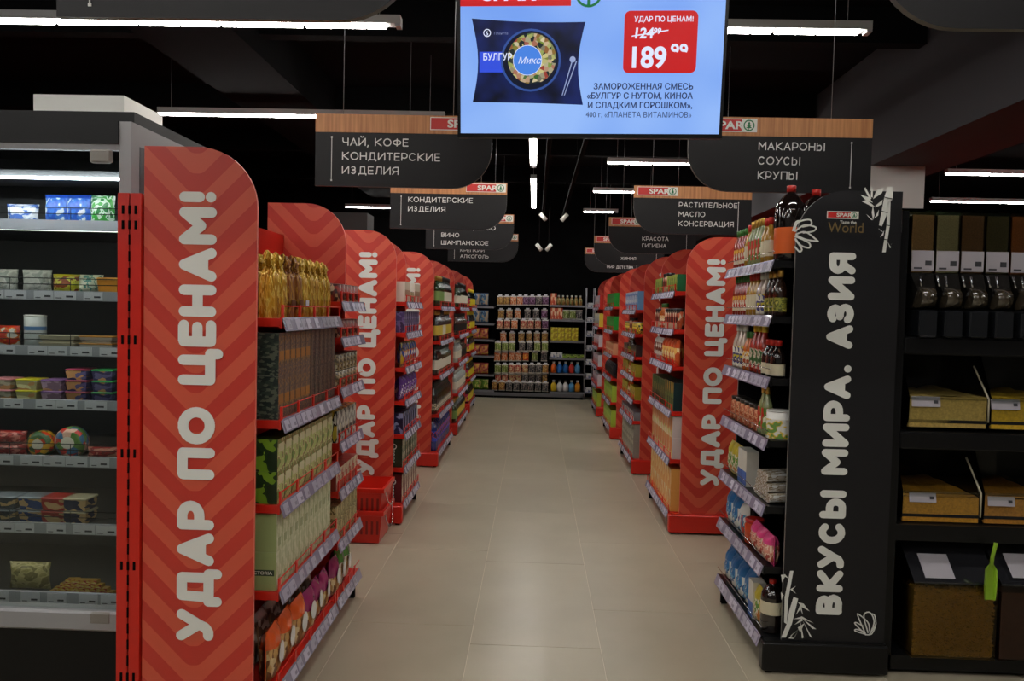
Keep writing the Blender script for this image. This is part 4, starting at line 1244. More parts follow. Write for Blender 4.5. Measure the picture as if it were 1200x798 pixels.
for z, it, sh in ((L5[0], [('whisky', 3), ('wine_dark', None)], 'top shelf'), (L5[1], [('cognac', None)], 'second shelf'), (L5[2], [('vodka', 6), ('cognac', None)], 'third shelf'),
              (L5[3], [('vodka', None)], 'fourth shelf'), (L5[4], [('wine_green', 2), ('wine_yellow', None)], 'bottom shelf')):
    fill(-1, LB_, 9.55, 10.87, z, it, sh, D4, gap=.02, setback=.025)
D5 = 'furthest left display'
for z, sh in zip(L5, ('top shelf', 'second shelf', 'third shelf', 'fourth shelf', 'bottom shelf')):
    fill(-1, LB_ + .02, 11.6, 12.57, z, [('blacky', None)], sh, D5, gap=.015, setback=.025)

# ---- black display with sauces
bottle('soy_big', 'soy_sauce_bottle', .066, .335, mat('soy_plastic', (26, 18, 16), .1, coat=1.0), CAPR, mat('orange_label', (228, 98, 22), .4), 'big dark soy sauce bottle with orange label and red cap', 'big', 18, (.1, .44))
bottle('sauce_green', 'sauce_bottle', .026, .22, mat('greenish', (150, 160, 110), .15, coat=1), CAPO, P('sauce_lab', [(226, 222, 196), (96, 140, 60), (200, 50, 36)], 2.6, .4, 30), 'slim sauce bottle with green and white label', 'sauce', lab=(.12, .56))
bottle('sauce_red', 'sauce_bottle', .024, .2, mat('redsauce', (150, 40, 22), .15, coat=1), CAPG, P('sauce_lab2', [(220, 210, 190), (190, 50, 30), (226, 180, 60)], 2.6, .4, 31), 'slim red sauce bottle with green cap', 'sauce', lab=(.12, .5))
bottle('sauce_gold', 'sauce_bottle', .027, .21, mat('oil', (176, 130, 40), .15, coat=1), CAPR, mat('cream_lab', (216, 206, 176), .45), 'golden sauce bottle with red cap', 'sauce', lab=(.15, .5))
bottle('vinegar', 'vinegar_bottle', .03, .21, mat('vinegar', (44, 26, 16), .15, coat=1), CAPO, P('vin_lab', [(150, 150, 60), (90, 96, 40), (200, 190, 90)], 3, .4, 32), 'dark vinegar bottle with olive label', 'sauce', lab=(.1, .4))
bottle('milk_sauce', 'sauce_bottle', .031, .225, mat('milky', (196, 176, 160), .2, coat=1), CAPW, P('ylab', [(206, 190, 50), (60, 60, 120), (220, 216, 200)], 2.2, .4, 33), 'pale sauce bottle with yellow and blue label', 'sauce', lab=(.05, .5))
bottle('sriracha', 'chili_sauce_bottle', .032, .23, mat('chili', (160, 40, 20), .2, coat=1), CAPY, P('chlab', [(60, 100, 50), (210, 200, 180), (180, 40, 30)], 3, .4, 34), 'red chili sauce bottle with yellow cap', 'sauce', lab=(.1, .5))
bottle('soy_small', 'soy_sauce_bottle', .032, .165, mat('soy_glass', (24, 16, 14), .08, coat=1), CAPR, mat('cream_lab', (216, 206, 176), .45), 'small soy sauce bottle with tall red cap', 'sauce', lab=(.06, .36))
bottle('chili_or', 'sauce_bottle', .028, .19, mat('orsauce', (196, 100, 36), .2, coat=1), CAPG, P('orlab', [(220, 170, 60), (226, 220, 200), (160, 70, 30)], 3, .4, 35), 'orange sauce bottle with green cap', 'sauce', lab=(.1, .5))
bottle('jar_pickle', 'pickle_jar', .04, .12, P('ginger', [(206, 120, 90), (226, 170, 130), (180, 90, 60)], 6, .2, 36, bump=.4), mat('jar_lid', (60, 56, 50), .3, .6), None, 'jar of pink pickled ginger', 'jar', capname='lid')
bottle('cup_white', 'noodle_cup', .056, .125, mat('cup_white', (226, 224, 218), .4), mat('cup_lid', (206, 204, 200), .4), P('cuplab', [(226, 224, 218), (222, 216, 206), (226, 190, 60), (110, 150, 70)], 3.4, .4, 37), 'white noodle cup with yellow bowl picture', 'tin', lab=(.02, .7), capname='lid')
bag('noodle_green', 'noodle_bag', .07, .05, .17, P('gnood', [(206, 190, 70), (96, 140, 60), (226, 220, 196), (196, 120, 50)], 3, .35, 38), mat('yellow_film', (196, 176, 60), .3), 'yellow and green noodle bag')
carton('noodle_blue', 'noodle_pack', .075, .06, .17, mat('wh_box', (210, 206, 196), .4), mat('wh_box', (210, 206, 196), .4), 'white noodle pack with blue lower half', (0, 1, .02, .42, mat('blue_half', (44, 90, 170), .4)))
bag('crisps_blue', 'crisp_bag', .12, .08, .18, P('blue_crisp', [(40, 110, 170), (90, 160, 200), (30, 80, 140), (226, 226, 220)], 3, .28, 39, bump=.4), mat('blue_film', (40, 104, 160), .28), 'blue snack bag')
bag('crisps_white', 'crisp_bag', .11, .07, .17, P('wh_crisp', [(220, 220, 214), (60, 130, 170), (200, 60, 50)], 3, .28, 40), mat('white_film', (214, 216, 212), .28), 'white and blue snack bag')
bottle('jar_red', 'sweet_jar', .05, .12, mat('red_jelly', (200, 70, 36), .12, coat=1), CAPR, None, 'round jar of orange-red sauce with red lid', 'jar', capname='lid')
bag('candy_pink', 'sweet_bag', .10, .07, .13, P('pinkc', [(226, 150, 130), (240, 206, 180), (190, 90, 80)], 5, .25, 41, bump=.5), mat('pink_film', (220, 70, 130), .3), 'pink-tied sweet bag')
bottle('soy_black', 'soy_sauce_bottle', .05, .235, mat('soy_plastic', (26, 18, 16), .1, coat=1.0), CAPR, mat('cream_lab', (216, 206, 176), .45), 'dark ribbed soy sauce bottle with cream label', 'big', 16, (.36, .6))
bottle('roll_foil', 'noodle_roll', .022, .22, P('foilroll', [(200, 190, 176), (150, 130, 100), (226, 224, 220)], 5, .25, 42, metal=.3), mat('roll_end', (150, 120, 90), .4), None, 'shiny wrapped rice noodle roll', 'tin', 10, capname='end_cap')
KD = 'black display'
kb = 1.02
put('soy_big', (1.02 + .095, 3.51, 1.7905), -PI / 2, 'big dark soy sauce bottle with orange label and red cap, front one')
put('soy_big', (1.02 + .235, 3.60, 1.7905), -PI / 2, 'big dark soy sauce bottle with red cap, half behind the black panel curve')
fill(1, kb, 3.60, 4.22, K7[0], [('sauce_gold', 2), ('sauce_green', 4), ('sauce_gold', 1), ('sauce_red', None)], 'top shelf', KD, gap=.004, setback=.02)
fill(1, kb, 3.44, 4.22, K7[1], [('vinegar', 3), ('milk_sauce', 2), ('sauce_gold', 3), ('sauce_red', None)], 'second shelf', KD, gap=.004, setback=.02)
fill(1, kb, 3.44, 4.22, K7[2], [('soy_small', 3), ('sriracha', 3), ('chili_or', 2), ('milk_sauce', None)], 'third shelf', KD, gap=.004, setback=.02)
fill(1, kb, 3.44, 4.22, K7[3], [('cup_white', 1), ('sauce_green', 2), ('jar_pickle', None)], 'fourth shelf', KD, gap=.004, setback=.02, )
fill(1, kb, 3.80, 4.22, K7[4], [('noodle_blue', 2), ('noodle_green', None)], 'fifth shelf', KD, gap=.004, setback=.02)
# a pile of wrapped rolls lying across the fifth shelf
k = KINDS['roll_foil']; n = 0
for j, nn in enumerate((5, 4, 3)):
    for i in range(nn):
        o = k.root if not k.used else copy_tree(k.root); k.used = True
        y = 3.475 + .023 * j + i * .047; z = K7[4] + .024 + j * .041
        o.matrix_basis = Matrix.Translation((kb + .03, y, z)) @ Matrix.Rotation(math.radians(12), 4, 'Z') @ Matrix.Rotation(PI / 2, 4, 'Y')
        tag(o, 'shiny wrapped noodle roll, %s from camera, %s layer of pile, black display' % (ORD[i], ('lowest', 'middle', 'top')[j]), 'noodle roll', 'shiny wrapped rolls')
fill(1, kb, 3.43, 4.22, K7[5], [('candy_pink', 3), ('jar_red', 1), ('crisps_white', 1), ('crisps_blue', None)], 'sixth shelf', KD, gap=.0, setback=.02, jit=.004)
fill(1, kb, 3.44, 4.22, K7[6], [('soy_black', 1), ('noodle_green', 1), ('noodle_blue', 1), ('crisps_blue', None)], 'bottom shelf', KD, gap=.003, setback=.02, jit=.002)

# ---- red displays on the right
def simple(key, name, w, d, h, c1, c2, cols, desc, seed, typ='box', scale=3.2):
    m = P(key + '_print', cols, scale, .38, seed, kind='v')
    if typ == 'box': carton(key, name, w, d, h, mat(key + '_a', c1, .4), m, desc, None, mat(key + '_b', c2, .4))
    elif typ == 'bag': bag(key, name, w, d, h, m, mat(key + '_a', c1, .3), desc, None, .8, .004, seed)
simple('juice_green', 'tea_carton', .08, .09, .12, (30, 90, 50), (26, 104, 60), [(40, 110, 50), (150, 170, 50), (30, 60, 30), (190, 190, 110)], 'green carton', 43)
bottle('ketchup', 'sauce_jar', .034, .15, P('ket_p', [(170, 60, 40), (60, 40, 36), (196, 90, 50), (206, 190, 160)], 4, .3, 44, kind='v'), CAPB, None, 'red sauce jar with dark lid', 'jar', capname='lid')
bag('pasta_or', 'pasta_bag', .12, .07, .19, P('past_p', [(222, 150, 60), (236, 186, 100), (206, 90, 46), (240, 220, 170)], 4, .35, 45, kind='v'), mat('past_t', (206, 84, 40), .35), 'orange pasta bag')
simple('sunflower', 'dark_box', .07, .12, .2, (24, 52, 50), (20, 50, 52), [(50, 54, 34), (196, 150, 50), (30, 40, 30), (110, 130, 60)], 'dark green carton', 46)
simple('flour', 'flour_pack', .1, .08, .15, (216, 200, 180), (206, 190, 186), [(216, 176, 110), (196, 206, 120), (226, 206, 170), (206, 120, 60)], 'beige grain pack', 47)
simple('grain_or', 'grain_pack', .1, .08, .15, (226, 160, 90), (226, 160, 80), [(232, 170, 90), (236, 196, 130), (222, 140, 60), (236, 216, 170)], 'orange grain pack', 48)
bag('wh_grain', 'pasta_bag', .1, .06, .18, P('whg_p', [(206, 200, 190), (120, 60, 40), (226, 220, 210)], 4, .35, 121, kind='v'), mat('whg_t', (210, 206, 198), .35), 'white and brown pasta bag', None, .8, .004, 12)
simple('sun_green', 'dark_box', .07, .12, .19, (40, 60, 34), (34, 56, 34), [(60, 80, 40), (190, 160, 90), (40, 50, 30)], 'olive green carton', 122)
RD1 = 'first right red display'
ya, yb = 5.56, 6.59
fill(1, RB_, ya, yb, R1L[0], [('juice_green', 5), ('ketchup', 3), ('juice_green', None)], 'top shelf', RD1, gap=.006)
fill(1, RB_, ya, yb, R1L[1], [('ketchup', 7), ('chili_or', 4), ('ketchup', None)], 'second shelf', RD1, gap=.006)
fill(1, RB_, ya, yb, R1L[2], [('pasta_or', 5), ('wh_grain', None)], 'third shelf', RD1, gap=.0)
fill(1, RB_, ya, yb, R1L[3], [('sunflower', 5), ('sun_green', None)], 'fourth shelf', RD1, gap=.008)
fill(1, RB_, ya, yb, R1L[4], [('flour', None)], 'fifth shelf', RD1, layers=2, gap=.006)
fill(1, RB_, ya, yb, R1L[5], [('grain_or', None)], 'bottom shelf', RD1, layers=2, gap=.006)
simple('blue_wipe', 'wipe_pack', .1, .08, .09, (70, 140, 206), (110, 170, 220), [(90, 150, 210), (226, 230, 236), (40, 90, 170)], 'blue and white pack', 49)
bottle('ycan', 'tin_can', .045, .11, P('ycan_p', [(206, 170, 30), (60, 60, 40), (226, 200, 60)], 3, .3, 50), mat('tin_lid2', (180, 176, 170), .3, .7), None, 'yellow tin', 'tin', capname='lid')
simple('dark_spice', 'spice_box', .06, .08, .1, (50, 40, 36), (46, 36, 36), [(60, 46, 40), (120, 110, 90), (150, 60, 40), (40, 34, 34)], 'small dark spice box', 51)
simple('olive_tin', 'yellow_pack', .09, .08, .12, (170, 160, 40), (150, 140, 40), [(190, 176, 40), (70, 70, 30), (206, 190, 80), (150, 50, 30)], 'yellow-green pack', 52)
simple('grey_can', 'grey_pack', .11, .09, .08, (130, 130, 136), (120, 124, 130), [(150, 150, 156), (60, 60, 70), (206, 206, 206)], 'grey flat pack', 53)
simple('jar_grey', 'preserve_pack', .1, .09, .17, (140, 136, 126), (150, 146, 136), [(150, 146, 136), (110, 106, 90), (180, 176, 150)], 'grey-brown pack', 54)
RD2 = 'second right red display'
ya, yb = 7.56, 8.63
for z, key, sh, ly in zip(R2L, ('blue_wipe', 'ycan', 'dark_spice', 'olive_tin', 'olive_tin', 'grey_can', 'jar_grey'), S7, (2, 1, 1, 1, 1, 1, 2)):
    mix = {'ycan': [('ycan', 4), ('ketchup', 3), ('ycan', None)], 'dark_spice': [('dark_spice', 6), ('vinegar', 4), ('dark_spice', None)], 'olive_tin': [('olive_tin', 4), ('chili_or', 3), ('olive_tin', None)]}
    fill(1, RB_ - .015, ya, yb, z, mix.get(key, [(key, None)]), sh, RD2, layers=ly, gap=.008)
simple('green_pack', 'green_pack', .11, .1, .17, (30, 150, 50), (26, 160, 56), [(30, 150, 50), (60, 170, 70), (20, 120, 40)], 'bright green pack', 55)
simple('peach_pack', 'peach_pack', .1, .1, .14, (222, 150, 110), (226, 160, 120), [(226, 160, 120), (236, 200, 160), (206, 110, 70)], 'peach coloured pack', 56)
simple('black_bag', 'black_pack', .12, .1, .18, (34, 34, 40), (30, 30, 36), [(34, 34, 40), (56, 54, 60), (20, 20, 24)], 'black pack', 57, 'bag')
simple('lime_pack', 'lime_pack', .12, .1, .2, (170, 206, 60), (176, 210, 70), [(170, 206, 60), (200, 226, 100), (120, 170, 50)], 'lime green pack', 58)
RD3 = 'third right red display'
for z, key, sh in zip(R3L, ('green_pack', 'green_pack', 'peach_pack', 'black_bag', 'lime_pack', 'lime_pack'), ['top shelf', 'second shelf', 'third shelf', 'fourth shelf', 'fifth shelf', 'bottom shelf']):
    fill(1, RB_ - .03, 9.61, 10.67, z, [(key, None)], sh, RD3, gap=.01)
simple('red_white', 'nappy_pack', .13, .1, .18, (206, 50, 40), (210, 56, 46), [(206, 50, 40), (90, 130, 190), (226, 220, 210)], 'red and blue pack', 59)
simple('yellow_pk', 'nappy_pack', .13, .1, .2, (226, 206, 60), (230, 210, 70), [(226, 206, 60), (206, 216, 220), (80, 130, 190)], 'yellow pack', 60)
simple('white_pk', 'nappy_pack', .13, .1, .17, (220, 216, 222), (222, 218, 224), [(220, 216, 222), (150, 140, 190), (196, 90, 80)], 'white and lilac pack', 61)
RD4 = 'furthest right red display'
for z, key, sh in zip(R3L, ('red_white', 'yellow_pk', 'white_pk', 'white_pk', 'white_pk', 'lime_pack'), ['top shelf', 'second shelf', 'third shelf', 'fourth shelf', 'fifth shelf', 'bottom shelf']):
    fill(1, RB_ - .04, 11.65, 12.67, z, [(key, None)], sh, RD4, gap=.01)

# ================================================================== shopping baskets by the second left display
def basket(z, lbl):
    x0, x1, y0, y1, h = -1.22, -.955, 5.02, 5.40, .215
    r = empty('shopping_basket', ((x0 + x1) / 2, (y0 + y1) / 2, z)); tag(r, lbl, 'basket', 'stacked red shopping baskets')
    t = .03
    def rg(s, zz): return [(x0 + s, y0 + s, zz), (x1 - s, y0 + s, zz), (x1 - s, y1 - s, zz), (x0 + s, y1 - s, zz)]
    mb = MB(); mb.loft([rg(t, z), rg(.006, z + h), rg(.009, z + h), rg(t + .004, z + .004)], REDP, cap=True)
    mb.build('basket_body', r)
    rm = MB()
    rm.loft([rg(0, z + h - .03), rg(-.006, z + h - .028), rg(-.006, z + h), rg(.01, z + h + .002), rg(.01, z + h - .006)], REDP, cap=False); rm.build('rim', r)
    sl_ = MB()
    for i in range(6):
        a = x0 + .045 + i * .035
        sl_.box(a, a + .014, y0 + .0135, y0 + .0205, z + .06, z + .15, mat('slot_red', (140, 22, 14), .5))
    sl_.build('side_slots', r)
    for sx_ in (x0 + .0, x1 - .0):
        pts = []
        for i in range(13):
            a = PI * i / 12
            pts.append((sx_ + (.02 if sx_ > -1 else -.01) * math.sin(a), (y0 + y1) / 2 - .12 * math.cos(a) * 1.1, z + h - .01 - .13 * math.sin(a)))
        MB().tube(pts, .004, STEEL, 6).build('wire_handle', r)
basket(.005, 'red shopping basket on the floor, lower of the stack')
basket(.155, 'red shopping basket nested on top of the other one')

# ================================================================== refrigerated cabinet on the left
FY = 2.87
def fp(px, py, Y=FY): return proj_point(px, py, Y)
fx1 = -1.50; fx0 = -4.0
fr = empty('fridge_cabinet', (-2.6, FY + .4, 0)); tag(fr, 'glass-fronted refrigerated cabinet at the left edge, lit inside', 'fridge')
FBLK = mat('fridge_black', (12, 12, 13), .45, spec=.25); FGR = mat('fridge_grey', (150, 150, 152), .4); FDK = mat('fridge_inner', (62, 64, 66), .5)
ztop = fp(60, 141)[1]; zsill1 = fp(60, 713)[1]; zsill0 = fp(60, 736)[1]
MB().box(fx0, fx1, FY, FY + .85, 0.02, zsill0, FBLK).build('base', fr)
MB().bbox(fx0, fx1 - .001, FY - .02, FY + .06, zsill0, zsill1, .008, FGR).build('sill', fr)
MB().box(fx1 - .045, fx1, FY, FY + .85, zsill0, ztop, FGR).build('side_wall', fr)
MB().box(fx1 - .001, fx1 + .001, FY + .06, FY + .83, zsill0 + .05, ztop - .08, mat('fridge_side', (70, 72, 76), .35)).build('side_sheet', fr)
MB().box(fx0, fx1 - .045, FY + .8, FY + .85, zsill0, ztop, FDK).build('rear_wall', fr)
MB().box(fx0, fx1, FY + .02, FY + .85, ztop, ztop + .04, FBLK).build('roof', fr)
zh = fp(60, 168)[1]
MB().box(fx0, fx1 - .045, FY - .01, FY + .06, zh, ztop, FBLK).build('header', fr)
MB().box(fx0, fx1 - .045, FY - .005, FY + .02, fp(60, 175)[1], zh, FGR).build('door_rail', fr)
zl = fp(60, 207)[1]
FL = mat('fridge_led', (255, 255, 255), .4, emit=(250, 250, 255), strength=48.0)
MB().box(fx0, fx1 - .05, FY + .022, FY + .036, zl - .004, zl + .004, FL).build('led_strip', fr)
MB().box(fx0, fx1 - .05, FY + .04, FY + .3, zl + .006, zl + .03, FDK).build('led_shelf', fr)
MB().box(fx0, fx1 - .05, FY + .005, FY + .011, zsill1 - .002, fp(60, 175)[1] + .002, GLS).build('glass_door', fr)
for (a, b2, c_, d3) in ((108, 176, 133, 192), (108, 715, 133, 730)):
    xa, za = fp(a, c_ if False else b2); xb, zb2 = fp(c_, d3)
    MB().bbox(xa, xb, FY - .022, FY + .004, zb2, za, .006, mat('handle_grey', (128, 124, 118), .3)).build('door_handle', fr)
frails = [(257, 270), (340, 352), (405, 417), (468, 480), (534, 547), (613, 626), (694, 708)]
FZ = []
for i, (p0, p1) in enumerate(frails):
    za, zb2 = fp(70, p0, FY + .1)[1], fp(70, p1, FY + .1)[1]
    sh = MB().box(fx0, fx1 - .05, FY + .12, FY + .78, zb2 + .008, zb2 + .018, FDK).build('shelf', fr)
    FZ.append(zb2 + .0185)
    if i < 6: MB().box(fx0, fx1 - .05, FY + .122, FY + .134, zb2 + .001, zb2 + .007, mat('added_shelf_led', (255, 255, 255), .4, emit=(255, 250, 240), strength=9.0)).build('led_strip', sh)  # unseen glowing strips behind the rails, added to brighten the food
    MB().box(fx0, fx1 - .05, FY + .10, FY + .115, zb2, za - .002, mat('fridge_rail', (176, 176, 184), .35)).build('price_rail', sh)
    x = fp(-60 + 17 * i % 40, 300)[0]
    while x < fx1 - .14 and i > 0:
        wd = random.choice((.075, .075, .085)); cm = MB()
        cm.box(x, x + wd, FY + .098, FY + .0995, zb2 + .003, za - .004, CARD); cm.box(x + wd * .55, x + wd * .88, FY + .0972, FY + .098, zb2 + .012, zb2 + .019, INK); cm.box(x + wd * .08, x + wd * .35, FY + .0972, FY + .098, zb2 + .008, zb2 + .011, INK)
        cm.build('price_card', sh); x += wd + random.choice((.004, .03, .05, .012))
    if i in (0, 1, 2, 4, 5):
        fm = MB()
        for zz in (.022, .045): fm.tube([(fx0, FY + .105, za + zz), (fx1 - .05, FY + .105, za + zz)], .0016, BLK, 4)
        x = fx0 + .05
        while x < fx1 - .05: fm.tube([(x, FY + .105, za - .002), (x, FY + .105, za + .046)], .0016, BLK, 4); x += .24
        fm.build('wire_fence', sh)
# food inside
def item(mb, name, label, cat, group=None): return tag(mb.build(name), label, cat, group)
def flat_bag(key, w, d, h, cols, desc, seed, top=None, name='food_bag', sc=3.5):
    m = P(key + '_pr', cols, sc, .3, seed, bump=.3)
    return bag(key, name, w, d, h, m, mat(key + '_tp', top, .3) if top else m, desc, None, .86, .003, seed)
FR = 'fridge'
def frow(i, px0, px1, key, n, sh, layers=1, dy=.17, rz=0.0):
    k = KINDS[key]
    xa = fp(px0, 400, FY + dy)[0]; xb = fp(px1, 400, FY + dy)[0]
    for L in range(layers):
        for j in range(n):
            x = xa + (xb - xa) * (j + .5) / n
            lay = '' if layers == 1 else (', lower layer' if L == 0 else (', upper layer' if layers == 2 or L == 2 else ', middle layer'))
            put(key, (x, FY + dy + k.d / 2, FZ[i] + .0005 + L * (k.h + .001)), rz, ('%s%s, %s from left, %s of fridge' % (k.desc, lay, ORD[j], sh)) if n > 1 else ('%s%s, %s of fridge' % (k.desc, lay, sh)))
flat_bag('f_blue', .10, .06, .13, [(40, 90, 190), (60, 120, 210), (226, 230, 236)], 'blue cheese bag', 71, (36, 80, 180))
flat_bag('f_white', .13, .06, .09, [(226, 230, 236), (200, 210, 226), (70, 110, 190)], 'white and blue food bag', 72)
flat_bag('f_green', .10, .06, .13, [(60, 160, 60), (200, 216, 200), (40, 120, 60)], 'green and white food bag', 73)
frow(0, -100, 46, 'f_white', 3, 'top shelf'); frow(0, 50, 100, 'f_blue', 2, 'top shelf'); frow(0, 100, 131, 'f_green', 1, 'top shelf')
flat_bag('f_pale', .12, .06, .10, [(206, 204, 196), (220, 218, 210), (180, 184, 176)], 'pale dumpling bag', 74)
flat_bag('f_yellow', .11, .06, .085, [(206, 196, 40), (222, 212, 80), (150, 70, 30)], 'yellow food bag', 75, (196, 186, 30))
flat_bag('f_teal', .10, .06, .085, [(196, 206, 180), (90, 150, 140), (226, 226, 200)], 'white and teal food bag', 76)
tub('f_orange', 'cheese_tray', .085, .09, .075, mat('or_tray', (226, 150, 50), .35), mat('or_lid', (230, 160, 70), .35), 'orange cheese tray')
frow(1, -100, 58, 'f_pale', 4, 'second shelf'); frow(1, 58, 88, 'f_yellow', 1, 'second shelf'); frow(1, 89, 114, 'f_teal', 1, 'second shelf'); frow(1, 114, 136, 'f_orange', 1, 'second shelf')
flat_bag('f_swirl', .11, .07, .09, [(222, 218, 210), (226, 120, 30), (210, 60, 40)], 'white and orange round food bag', 77)
bottle('f_tall', 'tall_tub', .04, .135, mat('talltub', (186, 190, 190), .3), CAPW, mat('bluering', (90, 130, 180), .4), 'tall white tub with blue ring', 'tin', lab=(.55, .66), capname='lid')
tub('f_cream', 'cake_box', .15, .12, .028, mat('cake_a', (206, 196, 170), .4), mat('cake_b', (196, 186, 160), .4), 'flat cream-coloured box', 'box')
tub('f_ochre', 'cake_box', .14, .12, .028, mat('cake_c', (216, 206, 196), .4), mat('cake_d', (216, 150, 50), .4), 'flat box with orange lid', 'box')
frow(2, -90, 20, 'f_swirl', 3, 'third shelf'); frow(2, 22, 46, 'f_tall', 1, 'third shelf'); frow(2, 44, 88, 'f_cream', 1, 'third shelf', 2); frow(2, 89, 134, 'f_ochre', 1, 'third shelf', 2)
LOW = .062
for key, c1, c2, ds in (('f_pink', (150, 140, 120), (222, 140, 150), 'clear tub with pink lid'), ('f_ylid', (190, 180, 130), (216, 206, 40), 'salad tub with yellow lid'), ('f_vio', (140, 110, 130), (140, 96, 160), 'tub with violet lid'),
                      ('f_redlid', (44, 40, 90), (150, 50, 80), 'navy tub with dark red lid'), ('f_grlid', (50, 44, 84), (50, 150, 80), 'navy tub with green lid')):
    tub(key, 'salad_tub', .088, .088, .044, P(key + '_pp', [c1, tuple(min(255, c + 50) for c in c1), c1, (206, 150, 100)], 3, .3, len(_M), kind='v'), mat(key + '_ld', c2, .35), ds)
frow(3, -75, 15, 'f_pink', 3, 'fourth shelf', 2); frow(3, 15, 45, 'f_ylid', 1, 'fourth shelf', 2); frow(3, 45, 74, 'f_vio', 1, 'fourth shelf', 2); frow(3, 74, 103, 'f_redlid', 1, 'fourth shelf', 3); frow(3, 104, 134, 'f_grlid', 1, 'fourth shelf', 3)
for key, r, cols, ds, sd in (('f_rd1', .052, [(216, 60, 30), (226, 170, 40), (60, 100, 60)], 'small round red and yellow sausage pack', 81), ('f_rd2', .062, [(200, 50, 40), (60, 110, 150), (226, 180, 160), (90, 130, 60)], 'round red and blue pack', 82)):
    rings = [[(r * q * math.cos(2 * PI * i / 18), y_, r + r * q * math.sin(2 * PI * i / 18)) for i in range(18)] for q, y_ in ((.7, -.03), (1, -.018), (1, .018), (.7, .03))]
    o = MB().loft(rings, P(key + '_p', cols, 4, .3, sd, kind='v'), True).build('round_food_pack')
    MB().raw([(r * .45 * math.cos(2 * PI * i / 12), -.0315, r + r * .4 * math.sin(2 * PI * i / 12)) for i in range(12)], [tuple(range(12))], mat('dish_white', (222, 214, 200), .4)).build('front_label', o, True)
    reg(key, o, 2 * r, .06, 2 * r, ds, 'food pack', ds + ' group')
flat_bag('f_saus2', .13, .06, .045, [(160, 36, 36), (120, 30, 34), (196, 130, 110)], 'flat dark red sausage pack by the right end', 86)
flat_bag('f_sausage', .15, .06, .05, [(170, 40, 40), (130, 30, 34), (200, 120, 110)], 'flat red sausage pack', 83)
frow(4, -60, 27, 'f_sausage', 2, 'fifth shelf', 2); frow(4, 28, 60, 'f_rd1', 1, 'fifth shelf'); frow(4, 58, 101, 'f_rd2', 1, 'fifth shelf'); frow(4, 100, 134, 'f_saus2', 1, 'fifth shelf')
for key, c1, c2, ds in (('f_s1', (50, 60, 70), (150, 160, 170), 'dark tub with clear lid'), ('f_s2', (30, 60, 120), (140, 150, 160), 'blue picture tub with clear lid'), ('f_s3', (170, 40, 36), (190, 50, 44), 'red picture tub'), ('f_s4', (34, 40, 76), (190, 180, 150), 'navy and cream picture tub')):
    tub(key, 'ready_meal_tub', .1, .09, .052, P(key + '_pp', [c1, c1, (206, 170, 120), c1], 3, .3, len(_M), kind='v'), mat(key + '_ld', c2, .35), ds)
frow(5, -70, 18, 'f_s1', 3, 'sixth shelf', 2); frow(5, 22, 47, 'f_s2', 1, 'sixth shelf', 2); frow(5, 48, 74, 'f_s3', 1, 'sixth shelf', 2); frow(5, 75, 99, 'f_s4', 1, 'sixth shelf', 2); frow(5, 100, 134, 'f_s4', 0, 'sixth shelf', 2)
flat_bag('f_clearb', .17, .07, .11, [(150, 140, 80), (176, 166, 110), (120, 110, 60)], 'crumpled yellowish clear bag', 84)
frow(6, -125, 60, 'f_clearb', 3, 'bottom shelf')
carton('f_bar', 'cheese_bar', .045, .03, .014, mat('barg', (196, 150, 50), .3, .3), P('barp', [(206, 160, 50), (170, 40, 30), (226, 200, 120)], 3, .3, 85, kind='v'), 'small gold-wrapped cheese bar')
rnd = random.Random(5); n = 0
for L in range(4):
    for j in range(6 - L):
        x = fp(66 + j * 12 + L * 6, 680, FY + .16)[0]
        put('f_bar', (x, FY + .16 + rnd.uniform(0, .01), FZ[6] + .0006 + L * .0150), rnd.uniform(-.08, .08), 'small gold-wrapped cheese bar, %s from left, %s level of fridge pile' % (ORD[j], ORD[L])); n += 1

# ================================================================== bulk food fixture on the right
BY = 3.42
def bpnt(px, py, Y=BY): return proj_point(px, py, Y)
bx0 = 1.56; bx1 = 4.2
bf = empty('bulk_food_rack', (2.6, BY + .3, 0)); tag(bf, 'black rack of clear bulk food bins at the right edge', 'rack')
BZ = lambda py, Y=BY: bpnt(1110, py, Y)[1]
MB().box(bx0, bx0 + .03, BY, BY + .6, .02, BZ(248), BLK).build('side_wall', bf)
MB().box(bx0, bx1, BY + .58, BY + .6, .02, BZ(248), BLK).build('back_wall', bf)
MB().box(bx0, bx1, BY, BY + .58, .02, BZ(770), BLK).build('base', bf)
MB().bbox(bx0 + .03, bx1, BY - .01, BY + .58, BZ(527), BZ(507), .006, BLK).build('shelf', bf)
MB().bbox(bx0 + .03, bx1, BY - .01, BY + .58, BZ(416), BZ(396), .006, BLK).build('shelf', bf)
MB().box(bx0 + .03, bx1, BY, BY + .58, BZ(635), BZ(616), BLK).build('shelf', bf)
MB().box(bx0, bx1, BY + .05, BY + .6, BZ(245), BZ(243), clear('shelf_glass', (160, 180, 176))).build('glass_top', bf)
LBL = mat('bin_label', (184, 178, 186), .5)
cols = [((232, 172, 110), 'orange-brown nuts'), ((236, 208, 150), 'pale beige seeds'), ((150, 108, 66), 'brown nuts'), ((104, 94, 54), 'dark green seeds'), ((190, 110, 50), 'orange dried fruit'), ((150, 110, 60), 'tan grains'), ((120, 60, 40), 'red-brown nuts')]
